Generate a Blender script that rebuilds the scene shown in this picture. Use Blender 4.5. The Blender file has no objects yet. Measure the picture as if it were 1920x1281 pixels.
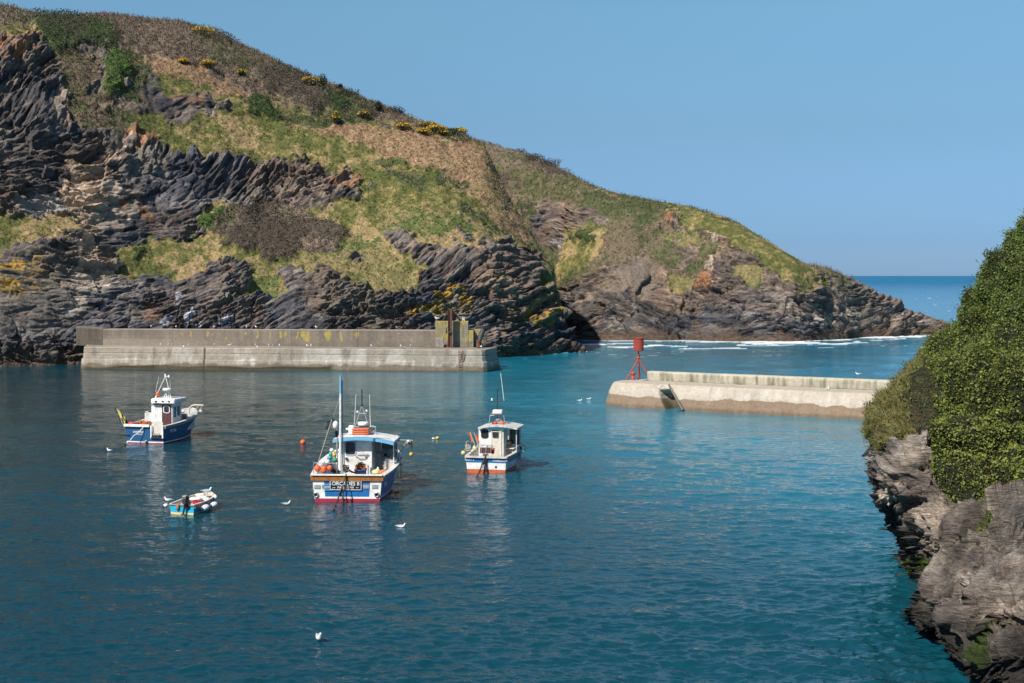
import bpy, math, random
import numpy as np
from mathutils import Vector, Matrix
random.seed(7); RNG = np.random.default_rng(11)
R = math.radians
sc = bpy.context.scene
COL = sc.collection

# ------------------------------------------------------------------ camera
F = 50/36*1920; H = 12.0; TH = math.atan(123.5/F)
CT, ST = math.cos(TH), math.sin(TH)
def P(px, py, Y):
    """world point seen at photo position (px,py) when it stands Y metres away"""
    u = (px-960)/F; v = (640.5-py)/F
    t = Y/(CT+v*ST)
    return (u*t, Y+0*t, H+t*(v*CT-ST))
def G(px, py, z=0.0):
    v = (640.5-py)/F; zc = v*CT-ST; t = (z-H)/zc
    return ((px-960)/F*t, (CT+v*ST)*t, z+0*t)
def Yat(py, z=0.0): return G(960, py, z)[1]
def PY(Y, z):      # photo row of a point at distance Y and height z
    a = (z-H)/Y; v = (a*CT+ST)/(CT-a*ST)
    return 640.5-v*F
cam = bpy.data.cameras.new('camera'); camo = bpy.data.objects.new('camera', cam)
COL.objects.link(camo); sc.camera = camo
cam.lens = 50; cam.sensor_width = 36; cam.clip_end = 80000; cam.clip_start = 0.5
camo.location = (0,0,H); camo.rotation_euler = (math.pi/2-TH, 0, 0)

# ------------------------------------------------------------------ noise
TAB = RNG.random((64,64,64)).astype(np.float32)*2-1
def vnoise(p, f=1.0, off=0.0):
    f = np.asarray(f, dtype=np.float32)
    q = p.astype(np.float32)*f+np.float32(off)
    i = np.floor(q).astype(np.int32); w = q-i; w = w*w*w*(w*(w*6-15)+10)
    x0,y0,z0 = (i[...,k]&63 for k in range(3)); x1,y1,z1 = (x0+1)&63,(y0+1)&63,(z0+1)&63
    wx,wy,wz = w[...,0],w[...,1],w[...,2]
    a = TAB[x0,y0,z0]*(1-wx)+TAB[x1,y0,z0]*wx
    b = TAB[x0,y1,z0]*(1-wx)+TAB[x1,y1,z0]*wx
    c = TAB[x0,y0,z1]*(1-wx)+TAB[x1,y0,z1]*wx
    d = TAB[x0,y1,z1]*(1-wx)+TAB[x1,y1,z1]*wx
    return (a*(1-wy)+b*wy)*(1-wz)+(c*(1-wy)+d*wy)*wz
def fbm(p, f=1.0, o=4, g=0.5, off=0.0, ridge=False):
    s = 0; a = 1.0; n = 0
    f = np.asarray(f, dtype=np.float32)
    for k in range(o):
        v = vnoise(p, f*(2.03**k), off+17.3*k)
        if ridge: v = 1-2*np.abs(v)
        s = s+a*v; n += a; a *= g
    return s/n
def sstep(a, b, x):
    t = np.clip((x-a)/(b-a), 0, 1); return t*t*(3-2*t)
def inpoly(x, y, poly):
    c = np.zeros(x.shape, bool); n = len(poly)
    for i in range(n):
        x1,y1 = poly[i]; x2,y2 = poly[i-1]
        if y1 == y2: continue
        c ^= ((y1 > y) != (y2 > y)) & (x < (x2-x1)*(y-y1)/(y2-y1)+x1)
    return c
def inell(x, y, e):
    cx,cy,rx,ry = e[:4]; a = R(e[4]) if len(e) > 4 else 0
    dx,dy = x-cx, y-cy
    u = dx*math.cos(a)+dy*math.sin(a); v = -dx*math.sin(a)+dy*math.cos(a)
    return (u/rx)**2+(v/ry)**2 < 1

# ------------------------------------------------------------------ materials
MATS = {}
def new_mat(name):
    m = bpy.data.materials.new(name); m.use_nodes = True
    nt = m.node_tree; b = nt.nodes['Principled BSDF']; MATS[name] = m
    return m, nt, b
def nd(nt, t, **kw):
    n = nt.nodes.new(t)
    for k, v in kw.items():
        if k in n.inputs: n.inputs[k].default_value = v
        else: setattr(n, k, v)
    return n
def simple(name, col, rough=0.5, metal=0.0, var=0.18, scale=6.0, dirt=None, bump=0.0, spec=0.5):
    """painted / solid surface with grime: large and small noise vary colour and gloss"""
    m, nt, b = new_mat(name); L = nt.links.new
    tc = nd(nt, 'ShaderNodeTexCoord')
    n1 = nd(nt, 'ShaderNodeTexNoise', Scale=scale, Detail=6.0, Roughness=0.65); L(tc.outputs['Object'], n1.inputs['Vector'])
    r = nd(nt, 'ShaderNodeValToRGB'); L(n1.outputs['Fac'], r.inputs[0])
    d = dirt or tuple(c*(1-var*1.6) for c in col)
    r.color_ramp.elements[0].position = 0.33; r.color_ramp.elements[0].color = (*d, 1)
    r.color_ramp.elements[1].position = 0.55; r.color_ramp.elements[1].color = (*col, 1)
    L(r.outputs[0], b.inputs['Base Color'])
    b.inputs['Roughness'].default_value = rough; b.inputs['Metallic'].default_value = metal
    b.inputs['Specular IOR Level'].default_value = spec
    if bump:
        bp = nd(nt, 'ShaderNodeBump', Strength=1.0, Distance=bump); L(n1.outputs['Fac'], bp.inputs['Height']); L(bp.outputs[0], b.inputs['Normal'])
    return m
def attr_mat(name, rough=0.9, nscale=8.0, amt=0.35, bump=0.05, spec=0.3, trans=0.0, beds=0.0):
    m, nt, b = new_mat(name); L = nt.links.new
    a = nd(nt, 'ShaderNodeAttribute', attribute_name='Col')
    tc = nd(nt, 'ShaderNodeTexCoord')
    n1 = nd(nt, 'ShaderNodeTexNoise', Scale=nscale, Detail=5.0, Roughness=0.7); L(tc.outputs['Object'], n1.inputs['Vector'])
    if beds:      # texture drawn out along the bedding
        mp = nd(nt, 'ShaderNodeMapping'); mp.inputs['Scale'].default_value = (.6,.6,beds); mp.inputs['Rotation'].default_value = (.12,.16,0)
        L(tc.outputs['Object'], mp.inputs['Vector']); L(mp.outputs[0], n1.inputs['Vector'])
    mr = nd(nt, 'ShaderNodeMapRange'); mr.inputs['From Min'].default_value = 0.3; mr.inputs['From Max'].default_value = 0.7
    mr.inputs['To Min'].default_value = 1-amt; mr.inputs['To Max'].default_value = 1+amt
    L(n1.outputs['Fac'], mr.inputs['Value'])
    mx = nd(nt, 'ShaderNodeVectorMath', operation='SCALE'); L(a.outputs['Color'], mx.inputs[0]); L(mr.outputs[0], mx.inputs['Scale'])
    L(mx.outputs[0], b.inputs['Base Color'])
    b.inputs['Roughness'].default_value = rough; b.inputs['Specular IOR Level'].default_value = spec
    if bump:
        bp = nd(nt, 'ShaderNodeBump', Strength=1.0, Distance=bump); L(n1.outputs['Fac'], bp.inputs['Height']); L(bp.outputs[0], b.inputs['Normal'])
    if trans:
        out = nt.nodes['Material Output']; tb = nd(nt, 'ShaderNodeBsdfTranslucent'); L(mx.outputs[0], tb.inputs['Color'])
        ms = nd(nt, 'ShaderNodeMixShader'); ms.inputs[0].default_value = trans
        L(b.outputs[0], ms.inputs[1]); L(tb.outputs[0], ms.inputs[2]); L(ms.outputs[0], out.inputs['Surface'])
    return m

# ------------------------------------------------------------------ object helpers
def props(o, label=None, cat=None, group=None, kind=None):
    if label: o['label'] = label
    if cat: o['category'] = cat
    if group: o['group'] = group
    if kind: o['kind'] = kind
    return o
def empty(name, loc, label, cat, group=None, rz=0.0):
    o = bpy.data.objects.new(name, None); COL.objects.link(o); o.location = loc; o.rotation_euler = (0,0,rz)
    o.empty_display_size = 0.3
    return props(o, label, cat, group)
def np_mesh(name, V, faces, mat, col=None, smooth=False, parent=None):
    """V (n,3) float; faces (m,k) int array"""
    me = bpy.data.meshes.new(name); k = faces.shape[1]
    me.vertices.add(len(V)); me.vertices.foreach_set('co', np.ascontiguousarray(V, dtype=np.float32).ravel())
    me.loops.add(faces.size); me.loops.foreach_set('vertex_index', np.ascontiguousarray(faces, dtype=np.int32).ravel())
    me.polygons.add(len(faces)); me.polygons.foreach_set('loop_start', np.arange(0, faces.size, k, dtype=np.int32))
    me.polygons.foreach_set('loop_total', np.full(len(faces), k, dtype=np.int32))
    if smooth: me.polygons.foreach_set('use_smooth', np.ones(len(faces), bool))
    me.update(calc_edges=True)
    if col is not None:
        a = me.color_attributes.new('Col', 'FLOAT_COLOR', 'POINT')
        c = np.ones((len(V),4), np.float32); c[:,:3] = col; a.data.foreach_set('color', c.ravel())
    me.materials.append(mat)
    o = bpy.data.objects.new(name, me); COL.objects.link(o); o.parent = parent
    return o
def grid_faces(nr, nc):
    i = np.arange(nr*nc).reshape(nr, nc)
    return np.stack([i[:-1,:-1], i[:-1,1:], i[1:,1:], i[1:,:-1]], -1).reshape(-1,4)
def grid_normals(X):
    n = np.cross(np.gradient(X, axis=1), np.gradient(X, axis=0))
    n /= np.linalg.norm(n, axis=-1, keepdims=True)+1e-9
    return n
def blur(a, k):
    for ax in (0,1):
        pad = [(k,k) if i == ax else (0,0) for i in range(2)]
        b = np.cumsum(np.pad(a, pad, mode='edge'), axis=ax); n = a.shape[ax]
        b = np.insert(b, 0, 0, axis=ax)
        sl1 = [slice(None)]*2; sl2 = [slice(None)]*2
        sl1[ax] = slice(2*k+1, 2*k+1+n); sl2[ax] = slice(0, n)
        a = (b[tuple(sl1)]-b[tuple(sl2)])/(2*k+1)
    return a

class MB:
    """collects boxes, tubes, ellipsoids and prisms and links them as ONE mesh object"""
    def __init__(s): s.v = []; s.f = []; s.m = []; s.sm = []; s.cur = 0
    def add(s, vs, fs, smooth=False):
        o = len(s.v); s.v += [tuple(p) for p in vs]
        for f in fs: s.f.append(tuple(i+o for i in f)); s.m.append(s.cur); s.sm.append(smooth)
        return s
    def box(s, c, d, rz=0, ry=0, rx=0, taper=1.0):
        M = Matrix.Rotation(rz,4,'Z') @ Matrix.Rotation(ry,4,'Y') @ Matrix.Rotation(rx,4,'X')
        vs = []
        for z in (-.5,.5):
            k = taper if z > 0 else 1
            for x,y in ((-.5,-.5),(.5,-.5),(.5,.5),(-.5,.5)):
                p = M @ Vector((x*d[0]*k, y*d[1]*k, z*d[2])); vs.append((p.x+c[0],p.y+c[1],p.z+c[2]))
        return s.add(vs, [(3,2,1,0),(4,5,6,7),(0,1,5,4),(1,2,6,5),(2,3,7,6),(3,0,4,7)])
    def rbox(s, c, d, r=0.05, rz=0, n=3):
        """box with rounded vertical edges and chamfered top"""
        hx,hy = d[0]/2-r, d[1]/2-r; ring = []
        for qx,qy,a0 in ((1,1,0),(-1,1,90),(-1,-1,180),(1,-1,270)):
            for i in range(n+1):
                a = R(a0+90*i/n); ring.append((qx*hx, qy*hy, math.cos(a), math.sin(a)))
        N = len(ring); vs = []; k = min(r, d[2]/3)
        cr,sr = math.cos(rz), math.sin(rz)
        for z,q in ((-d[2]/2,1),(d[2]/2-k,1),(d[2]/2-k*.3,.7),(d[2]/2,0.1)):
            for x,y,cx,cy in ring:
                a,b = x+cx*r*q, y+cy*r*q; vs.append((c[0]+a*cr-b*sr, c[1]+a*sr+b*cr, c[2]+z))
        fs = [(j*N+i, j*N+(i+1)%N, (j+1)*N+(i+1)%N, (j+1)*N+i) for j in range(3) for i in range(N)]
        fs += [tuple(range(N))[::-1], tuple(range(3*N,4*N))]
        return s.add(vs, fs)
    def tube(s, pts, r, n=8, cap=True, r2=None):
        pts = [Vector(p) for p in pts]; m = len(pts); vs = []; prev = None
        for i,p in enumerate(pts):
            t = (pts[min(i+1,m-1)]-pts[max(i-1,0)]).normalized()
            if prev is None:
                up = Vector((0,0,1)) if abs(t.z) < .9 else Vector((1,0,0)); a = t.cross(up).normalized()
            else: a = (prev-t*prev.dot(t)).normalized()
            prev = a; b = t.cross(a)
            rr = r if r2 is None else r+(r2-r)*i/(m-1)
            if isinstance(r, (list,tuple)): rr = r[i]
            for k in range(n):
                w = 2*math.pi*k/n; vs.append(p+a*math.cos(w)*rr+b*math.sin(w)*rr)
        fs = [(i*n+k, i*n+(k+1)%n, (i+1)*n+(k+1)%n, (i+1)*n+k) for i in range(m-1) for k in range(n)]
        s.add(vs, fs, True)
        if cap: s.add(vs[:n], [tuple(range(n))[::-1]]); s.add(vs[-n:], [tuple(range(n))])
        return s
    def ell(s, c, r, n=14, m=9, M=None, zmin=-1.0):
        if not isinstance(r, (list,tuple)): r = (r,r,r)
        vs = []; 
        for j in range(m+1):
            a = math.pi*j/m; z = max(math.cos(a), zmin)
            for i in range(n):
                b = 2*math.pi*i/n; p = Vector((math.sin(a)*math.cos(b)*r[0], math.sin(a)*math.sin(b)*r[1], z*r[2]))
                if M: p = M @ p
                vs.append((p.x+c[0],p.y+c[1],p.z+c[2]))
        fs = [(j*n+i, (j+1)*n+i, (j+1)*n+(i+1)%n, j*n+(i+1)%n) for j in range(m) for i in range(n)]
        return s.add(vs, fs, True)
    def lathe(s, c, prof, n=16, M=None):
        vs = []
        for r,z in prof:
            for i in range(n):
                b = 2*math.pi*i/n; p = Vector((r*math.cos(b), r*math.sin(b), z))
                if M: p = M @ p
                vs.append((p.x+c[0],p.y+c[1],p.z+c[2]))
        fs = [(j*n+i, j*n+(i+1)%n, (j+1)*n+(i+1)%n, (j+1)*n+i) for j in range(len(prof)-1) for i in range(n)]
        return s.add(vs, fs, True)
    def prism(s, poly, y0, y1, T=None):
        """polygon of (x,z) extruded from y0 to y1"""
        n = len(poly); vs = [(x,y0,z) for x,z in poly]+[(x,y1,z) for x,z in poly]
        if T: vs = [tuple(T @ Vector(v)) for v in vs]
        return s.add(vs, [tuple(range(n)), tuple(range(n,2*n))[::-1]]+[(i,i+n,(i+1)%n+n,(i+1)%n) for i in range(n)])
    def torus(s, c, R0, r, n=20, k=8, M=None):
        pts = [];
        vs = []
        for i in range(n):
            a = 2*math.pi*i/n
            for j in range(k):
                b = 2*math.pi*j/k; q = R0+r*math.cos(b); p = Vector((q*math.cos(a), q*math.sin(a), r*math.sin(b)))
                if M: p = M @ p
                vs.append((p.x+c[0],p.y+c[1],p.z+c[2]))
        fs = [(i*k+j, ((i+1)%n)*k+j, ((i+1)%n)*k+(j+1)%k, i*k+(j+1)%k) for i in range(n) for j in range(k)]
        return s.add(vs, fs, True)
    def build(s, name, mats, parent=None, label=None, cat=None, group=None, kind=None, loc=None):
        me = bpy.data.meshes.new(name); me.from_pydata(s.v, [], s.f)
        if not isinstance(mats, (list,tuple)): mats = [mats]
        for m in mats: me.materials.append(MATS[m] if isinstance(m, str) else m)
        me.polygons.foreach_set('material_index', s.m); me.polygons.foreach_set('use_smooth', s.sm); me.update()
        o = bpy.data.objects.new(name, me); COL.objects.link(o); o.parent = parent
        if loc: o.location = loc
        return props(o, label, cat, group, kind)
def text_obj(name, body, size, mat, parent, M, arc=0.0, depth=0.004, sx=1.0, label=None):
    """lettering as flat mesh; M places it (text lies in its local XY plane)"""
    cu = bpy.data.curves.new(name, 'FONT'); cu.body = body; cu.size = size; cu.extrude = depth
    cu.align_x = 'CENTER'; cu.align_y = 'CENTER'; cu.resolution_u = 3; cu.offset = size*0.018
    t = bpy.data.objects.new(name, cu); COL.objects.link(t)
    bpy.context.view_layer.update()
    me = bpy.data.meshes.new_from_object(t.evaluated_get(bpy.context.evaluated_depsgraph_get()))
    bpy.data.objects.remove(t); bpy.data.curves.remove(cu)
    for v in me.vertices:
        x = v.co.x*sx; v.co = M @ Vector((x, v.co.y-arc*x*x, v.co.z))
    me.materials.clear(); me.materials.append(MATS[mat])
    o = bpy.data.objects.new(name, me); COL.objects.link(o); o.parent = parent
    if label: o['label'] = label
    return o
def copy_tree(o, parent=None):
    c = o.copy(); COL.objects.link(c); c.parent = parent
    for ch in list(o.children): copy_tree(ch, c)
    return c
# ------------------------------------------------------------------ light and sky
SUN_EL, SUN_AZ = R(45), R(219)          # compass azimuth of the sun, clockwise from the view direction (+Y)
sd = Vector((math.sin(SUN_AZ)*math.cos(SUN_EL), math.cos(SUN_AZ)*math.cos(SUN_EL), math.sin(SUN_EL)))
sl = bpy.data.lights.new('sun', 'SUN'); sl.energy = 5.0; sl.angle = R(0.53); sl.color = (1.0, 0.94, 0.84)
so = bpy.data.objects.new('sun', sl); COL.objects.link(so); so.rotation_euler = sd.to_track_quat('Z','Y').to_euler()
w = bpy.data.worlds.new('World'); sc.world = w; w.use_nodes = True
nt = w.node_tree; L = nt.links.new; bg = nt.nodes['Background']
sky = nd(nt, 'ShaderNodeTexSky', sky_type='NISHITA'); sky.sun_disc = False
sky.sun_elevation = SUN_EL; sky.sun_rotation = SUN_AZ; sky.altitude = 0
sky.air_density = 1.0; sky.dust_density = 0.3; sky.ozone_density = 2.0
# a clear spring haze: the band near the horizon is as deep as the sky above it
tc = nd(nt, 'ShaderNodeTexCoord'); sp = nd(nt, 'ShaderNodeSeparateXYZ'); L(tc.outputs['Generated'], sp.inputs[0])
cr = nd(nt, 'ShaderNodeValToRGB'); L(sp.outputs['Z'], cr.inputs[0])
els = cr.color_ramp.elements
els[0].position = 0.0; els[0].color = (0.275,0.475,0.97,1); els[1].position = 0.5; els[1].color = (.80,.86,.92,1)
e = els.new(0.025); e.color = (0.262,0.445,0.865,1); e = els.new(0.1); e.color = (0.40,0.56,0.735,1); e = els.new(0.18); e.color = (0.57,0.79,0.85,1)
mm = nd(nt, 'ShaderNodeMix', data_type='RGBA', blend_type='MULTIPLY'); mm.inputs[0].default_value = 1
L(sky.outputs[0], mm.inputs[6]); L(cr.outputs[0], mm.inputs[7]); L(mm.outputs[2], bg.inputs['Color'])
bg.inputs['Strength'].default_value = 0.10
sc.view_settings.view_transform = 'Standard'; sc.view_settings.look = 'None'
sc.view_settings.gamma = 1; sc.view_settings.use_curve_mapping = False; sc.view_settings.exposure = 0.25
sc.cycles.max_bounces = 6; sc.cycles.diffuse_bounces = 2; sc.cycles.glossy_bounces = 3
sc.cycles.transmission_bounces = 3; sc.cycles.transparent_max_bounces = 6
sc.cycles.caustics_reflective = False; sc.cycles.caustics_refractive = False
# ------------------------------------------------------------------ land
SLATE,GRASS,DRY,HEATH,SCRUB,BUSH,TAN,ORANGE,LICHEN,PALE,BROWN,OLIVE,MIX,DARKG,WHITE = range(15)
VEG = (GRASS,DRY,HEATH,SCRUB,BUSH,OLIVE,MIX,DARKG)
PAL = {  # two to three real-world tones per ground kind
 SLATE:[(.056,.057,.064),(.108,.101,.101),(.21,.18,.15)], GRASS:[(.095,.103,.030),(.195,.165,.060),(.31,.225,.11)],
 DRY:[(.235,.150,.085),(.33,.215,.125),(.19,.15,.07)], HEATH:[(.145,.108,.078),(.205,.155,.112),(.095,.095,.05)],
 SCRUB:[(.070,.055,.040),(.105,.082,.062),(.085,.070,.040)], BUSH:[(.055,.095,.018),(.090,.135,.030),(.045,.070,.02)],
 TAN:[(.36,.29,.215),(.46,.38,.29),(.25,.20,.155)], ORANGE:[(.24,.125,.065),(.32,.18,.095),(.14,.10,.08)],
 LICHEN:[(.36,.225,.04),(.28,.20,.065),(.13,.11,.08)], PALE:[(.20,.205,.21),(.30,.30,.295),(.14,.14,.145)],
 BROWN:[(.115,.093,.079),(.18,.142,.114),(.27,.22,.17)], OLIVE:[(.070,.080,.034),(.115,.108,.052),(.15,.115,.075)],
 MIX:[(.165,.145,.058),(.265,.20,.095),(.105,.125,.04)], DARKG:[(.035,.055,.018),(.055,.078,.024),(.05,.05,.03)],
 WHITE:[(.5,.5,.48),(.4,.4,.37),(.2,.19,.18)]}

def classify(px, py, regions, default):
    c = np.full(px.shape, default, np.int8)
    for k, shape in regions:
        m = inell(px, py, shape) if isinstance(shape, tuple) else inpoly(px, py, shape)
        c[m] = k
    return c
def cells(a, b, ca, cb, seed):
    """bedding-aligned blocks: (height of a tilted facet, distance to the joint)"""
    u, v = a/ca, b/cb; iu, iv = np.floor(u).astype(np.int32), np.floor(v).astype(np.int32)
    d1 = np.full(u.shape, 9., np.float32); d2 = d1.copy(); h = np.zeros(u.shape, np.float32); tn = h.copy()
    for du in (-1,0,1):
        for dv in (-1,0,1):
            cu, cv = iu+du, iv+dv
            r = [TAB[(cu+seed)&63, (cv+7*k)&63, (13*k+seed+(cu>>6)*5+(cv>>6)*11)&63] for k in range(4)]
            px_, py_ = cu+.5+.42*r[0], cv+.5+.42*r[1]; dx, dy = u-px_, v-py_; d = dx*dx+dy*dy
            hh = .60*r[2]+dy*(.30+.55*r[3])+dx*.55*r[0]
            n = d < d1; d2 = np.where(n, d1, np.minimum(d2, d)); h = np.where(n, hh, h); tn = np.where(n, r[2]*.5+r[1]*.5, tn); d1 = np.where(n, d, d1)
    return h, np.sqrt(d2)-np.sqrt(d1), tn
def strata(X, dip=0.5, fs=1.0, warp=1.0, off=0.0, kb=1.0):
    """bedded, folded, jointed rock relief in metres: returns (height, across-bed coordinate)"""
    x,y,z = X[...,0],X[...,1],X[...,2]; so = int(off)
    w1 = vnoise(X, 1/26*fs, 3+off); w2 = vnoise(X, 1/8*fs, 9+off); w3 = vnoise(X, 1/2.5*fs, 12+off)
    dip = dip+.18*vnoise(X, 1/45*fs, 14+off)
    b = (z*.9-x*dip+y*.15)+warp*(8.5*w1+1.0*w2+.22*w3)/fs; a = x*.9+z*dip+warp*(2.5*w2)/fs
    Q = np.stack([a*.25, b, y*.3+a*.05], -1)
    big = fbm(X, .07*fs, 4, .55, 21+off, ridge=True)
    c0, e0, t0 = cells((x+.5*z+1.2*w3)*fs, (z-.35*x+1.2*w2)*fs, 9.0, 6.5, 65+so); c1, e1, t1 = cells(a*fs+2*w3, b*fs+.5*w3, 6.0, 2.6, 5+so); c2, e2, t2 = cells(a*fs+.8*w3, b*fs, 2.2, 1.0, 25+so); c3, e3, t3 = cells(a*fs, b*fs, .95, .42, 45+so)
    med = fbm(Q, 0.7*fs, 3, .6, 31+off, ridge=True); fine = fbm(Q, 2.2*fs, 3, .6, 41+off)
    g1 = .5+.7*sstep(-.3,.4, vnoise(X, .12*fs, 77+off)); g2 = .15+1.15*sstep(-.35,.4, vnoise(X, .13*fs, 78+off)+.4*vnoise(X, .4*fs, 79+off))
    crack = np.minimum(e1*3,1)*.5+np.minimum(e2*2.5,1)*.28+np.minimum(e3*2,1)*.07
    h = (kb*(.95*big+.55*c0+1.0*c1*g1)+.72*c2*g2+.44*c3*g2+(.15+.35*g2)*med+(.12+.34*g2)*fine+.55*crack)/fs
    return h, b, t0*.4+t1*.6+t2*.8+t3*.6
def palette(cls, X, b, seed=0.0, fs=1.0):
    n1 = fbm(X, .11*fs, 4, .6, 101+seed); n2 = fbm(X, .9*fs, 3, .65, 121+seed)
    x = X[...,0]; Q = np.stack([x*.2, b, X[...,1]*.3], -1); n3 = fbm(Q, 1.1*fs, 4, .65, 141+seed)
    out = np.zeros(X.shape, np.float32)
    for k, cols in PAL.items():
        m = cls == k
        if not m.any(): continue
        rock = k not in VEG
        s = (n1*.7+n3*1.3) if rock else (n1*1.1+n2*1.25)
        s = s[m]; c0,c1,c2 = (np.array(c, np.float32) for c in cols)
        t1 = sstep(-.35,.25,s)[:,None]; t2 = sstep(.12,.62,s+(.35*n2[m] if rock else .5*n1[m]))[:,None]
        c = c0*(1-t1)+c1*t1; c = c*(1-t2)+c2*t2
        out[m] = c
    out *= (1+.22*vnoise(X, 2.3*fs, 161+seed))[...,None]
    return out
def hblur(a, k):
    b = np.pad(np.cumsum(np.pad(a, ((0,0),(k,k)), mode='edge'), 1), ((0,0),(1,0))); return (b[:,2*k+1:]-b[:,:-2*k-1])/(2*k+1)
def column_land(name, px, npy, top, Y0, regions, default, rates, seed, back, dip, amp=1.0, blurk=3):
    """land surface: every column runs from below the water up to its crest, then on over the top and away"""
    nc = len(px); nb = 34
    topy = np.interp(px, *zip(*top)); y0 = np.interp(px, *zip(*Y0)); y0 = np.convolve(np.pad(y0, 22, mode='edge'), np.ones(45)/45, 'valid'); basey = PY(y0, 0.0)
    # slope of the ground follows what it is made of: rock stands steep, turf lies back
    gx = np.arange(px[0], px[-1]+8, 8.0); gy = np.arange(-40, 720, 8.0)
    GX, GY = np.meshgrid(gx, gy); cg = classify(GX, GY, regions, default)
    rate = np.full(cg.shape, rates[0]); 
    for k in VEG: rate[cg == k] = rates[1]
    rate[np.isin(cg,(HEATH,SCRUB))] = rates[1]*1.15
    rate = blur(blur(rate, blurk), blurk)
    rate = rate*.22+.78*hblur(hblur(rate, 14), 14)
    s = np.linspace(0, 1, npy)[:,None]
    PYG = basey[None,:]+(topy-basey)[None,:]*s; PXG = np.broadcast_to(px[None,:], PYG.shape)
    fi = np.clip((PYG-gy[0])/8, 0, len(gy)-1.001); fj = np.clip((PXG-gx[0])/8, 0, len(gx)-1.001)
    i0 = fi.astype(int); j0 = fj.astype(int); a = fi-i0; b = fj-j0
    rt = (rate[i0,j0]*(1-a)*(1-b)+rate[i0+1,j0]*a*(1-b)+rate[i0,j0+1]*(1-a)*b+rate[i0+1,j0+1]*a*b)
    rt = rt+rates[2]*np.clip((s-.8)/.2,0,1)**2         # rounds off at the crest
    mpp = y0[None,:]/F*np.abs((topy-basey)[None,:])/(npy-1)   # metres of height per row
    Y = y0[None,:]+np.cumsum(rt*mpp, 0)-rt[:1]*mpp[:1]
    Y = np.stack(P(PXG, PYG, Y), -1)
    # over the crest
    t = (np.linspace(0,1,nb+1)[1:]**1.6)[:,None]; Yt = Y[-1,:,1][None,:]; dY = back*t
    tp = np.broadcast_to(topy[None,:], (nb,nc)); pb = np.broadcast_to(px[None,:], (nb,nc))
    B = np.stack(P(pb, tp, Yt+dY), -1); B[...,2] -= .05*dY+.22*dY*np.clip(dY/12,0,1)
    S = np.stack(P(px, basey, y0), -1)[None]           # skirt below the water
    S = S+np.array([0,-1.0,-3.0]); 
    X = np.concatenate([S, Y, B], 0).astype(np.float32)
    pyx = np.concatenate([basey[None,:]+8, PYG, tp-np.linspace(.5,6,nb)[:,None]], 0); pxx = np.broadcast_to(px[None,:], pyx.shape)
    N = grid_normals(X)
    for ax in range(3): N[...,ax] = blur(N[...,ax], 6)
    N /= np.linalg.norm(N, axis=-1, keepdims=True)
    if N[X.shape[0]//2, nc//2, 1] > 0: N = -N
    wx = 17*fbm(X, .13, 4, .65, 201+seed)+13*vnoise(X, .6, 207+seed)+8*vnoise(X, 1.9, 208+seed); wy = 14*fbm(X, .13, 4, .65, 211+seed)+11*vnoise(X, .7, 217+seed)+7*vnoise(X, 2.1, 218+seed)
    cls = classify(pxx+wx, pyx+wy, regions, default)
    lk = (cls == LICHEN)&(fbm(X, .9, 4, .7, 231)+.12 < .0+.25*vnoise(X,2.6,233)); cls[lk] = default
    h, b, tn = strata(X, dip, 1.0, 1.0, seed)
    vegf = np.isin(cls, VEG).astype(np.float32); vs = blur(vegf, 2)
    veg_h = .55*fbm(X, .22, 3, .5, 301+seed)+.30*fbm(X, .95, 3, .6, 311+seed)+.5+.35*blur(np.isin(cls,(HEATH,)).astype(np.float32),3)*(1+fbm(X,.8,3,.6,7))
    veg_h = veg_h+blur(np.isin(cls,(SCRUB,BUSH,DARKG)).astype(np.float32),4)*(1.0+.5*fbm(X, .5, 3, .6, 9))
    fade = np.ones(X.shape[0]); fade[0] = 0; low = sstep(-1, 2.0, X[...,2])
    d = (h*amp*(.35+.65*low)+.1)*(1-vs)+veg_h*vs*.8
    d *= fade[:,None]
    # keep crest line tidy so the skyline stays where it is
    rowpos = np.arange(X.shape[0]); cr = np.exp(-((rowpos-npy)/12.0)**2)[:,None]
    d *= 1-.55*cr*vs-.75*cr*(1-vs)
    X = X+N*d[...,None]
    c = palette(cls, X, b, seed)
    mac = fbm(X, .045, 4, .6, 441+seed); wm = np.array([1.10,.98,.89]); cm = np.array([.80,.82,.92]); mt = sstep(-.3,.3,mac)[...,None]
    c = np.where(np.isin(cls, VEG)[...,None], c, c*(cm*(1-mt)+wm*mt))
    c *= np.where(np.isin(cls, VEG), 1, 1+.34*tn)[...,None]
    # thin pale veins and brown weathering in the rock
    rock = ~np.isin(cls, VEG); z = X[...,2]
    vein = sstep(.86,.97, 1-np.abs(vnoise(np.stack([X[...,0]*.5-X[...,2]*.8,b*.25,X[...,1]],-1),.8,401+seed)))*sstep(.1,.4,vnoise(X,.15,411+seed))
    c = np.where((rock)[...,None], c*(1-vein[...,None]*.6)+np.array([.30,.27,.23])*vein[...,None]*.6, c)
    tan = sstep(.05,.4,fbm(X,.09,4,.6,424+seed)+.3*vnoise(X,1.2,8))*rock*(cls == default)
    c = c*(1-.6*tan[...,None])+np.array([.20,.165,.13])*.6*tan[...,None]
    rust = sstep(.22,.55,fbm(X,.14,3,.6,421+seed))*rock
    c = c*(1-.55*rust[...,None])+np.array([.17,.115,.08])*.55*rust[...,None]
    # tide-washed foot: brown weed-stained rock
    tide = sstep(2.2,.8, z+.9*vnoise(X,.35,431+seed))*rock*(rowpos[:,None] < npy)
    c = c*(1-.8*tide[...,None])+np.array([.105,.068,.045])*.8*tide[...,None]
    o = np_mesh(name, X.reshape(-1,3), grid_faces(*X.shape[:2]), MATS['land'], c.reshape(-1,3))
    props(o, kind='structure')
    return o, X, N, cls, c
attr_mat('land', rough=.92, nscale=2.6, amt=.38, bump=.22, spec=.25)
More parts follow.
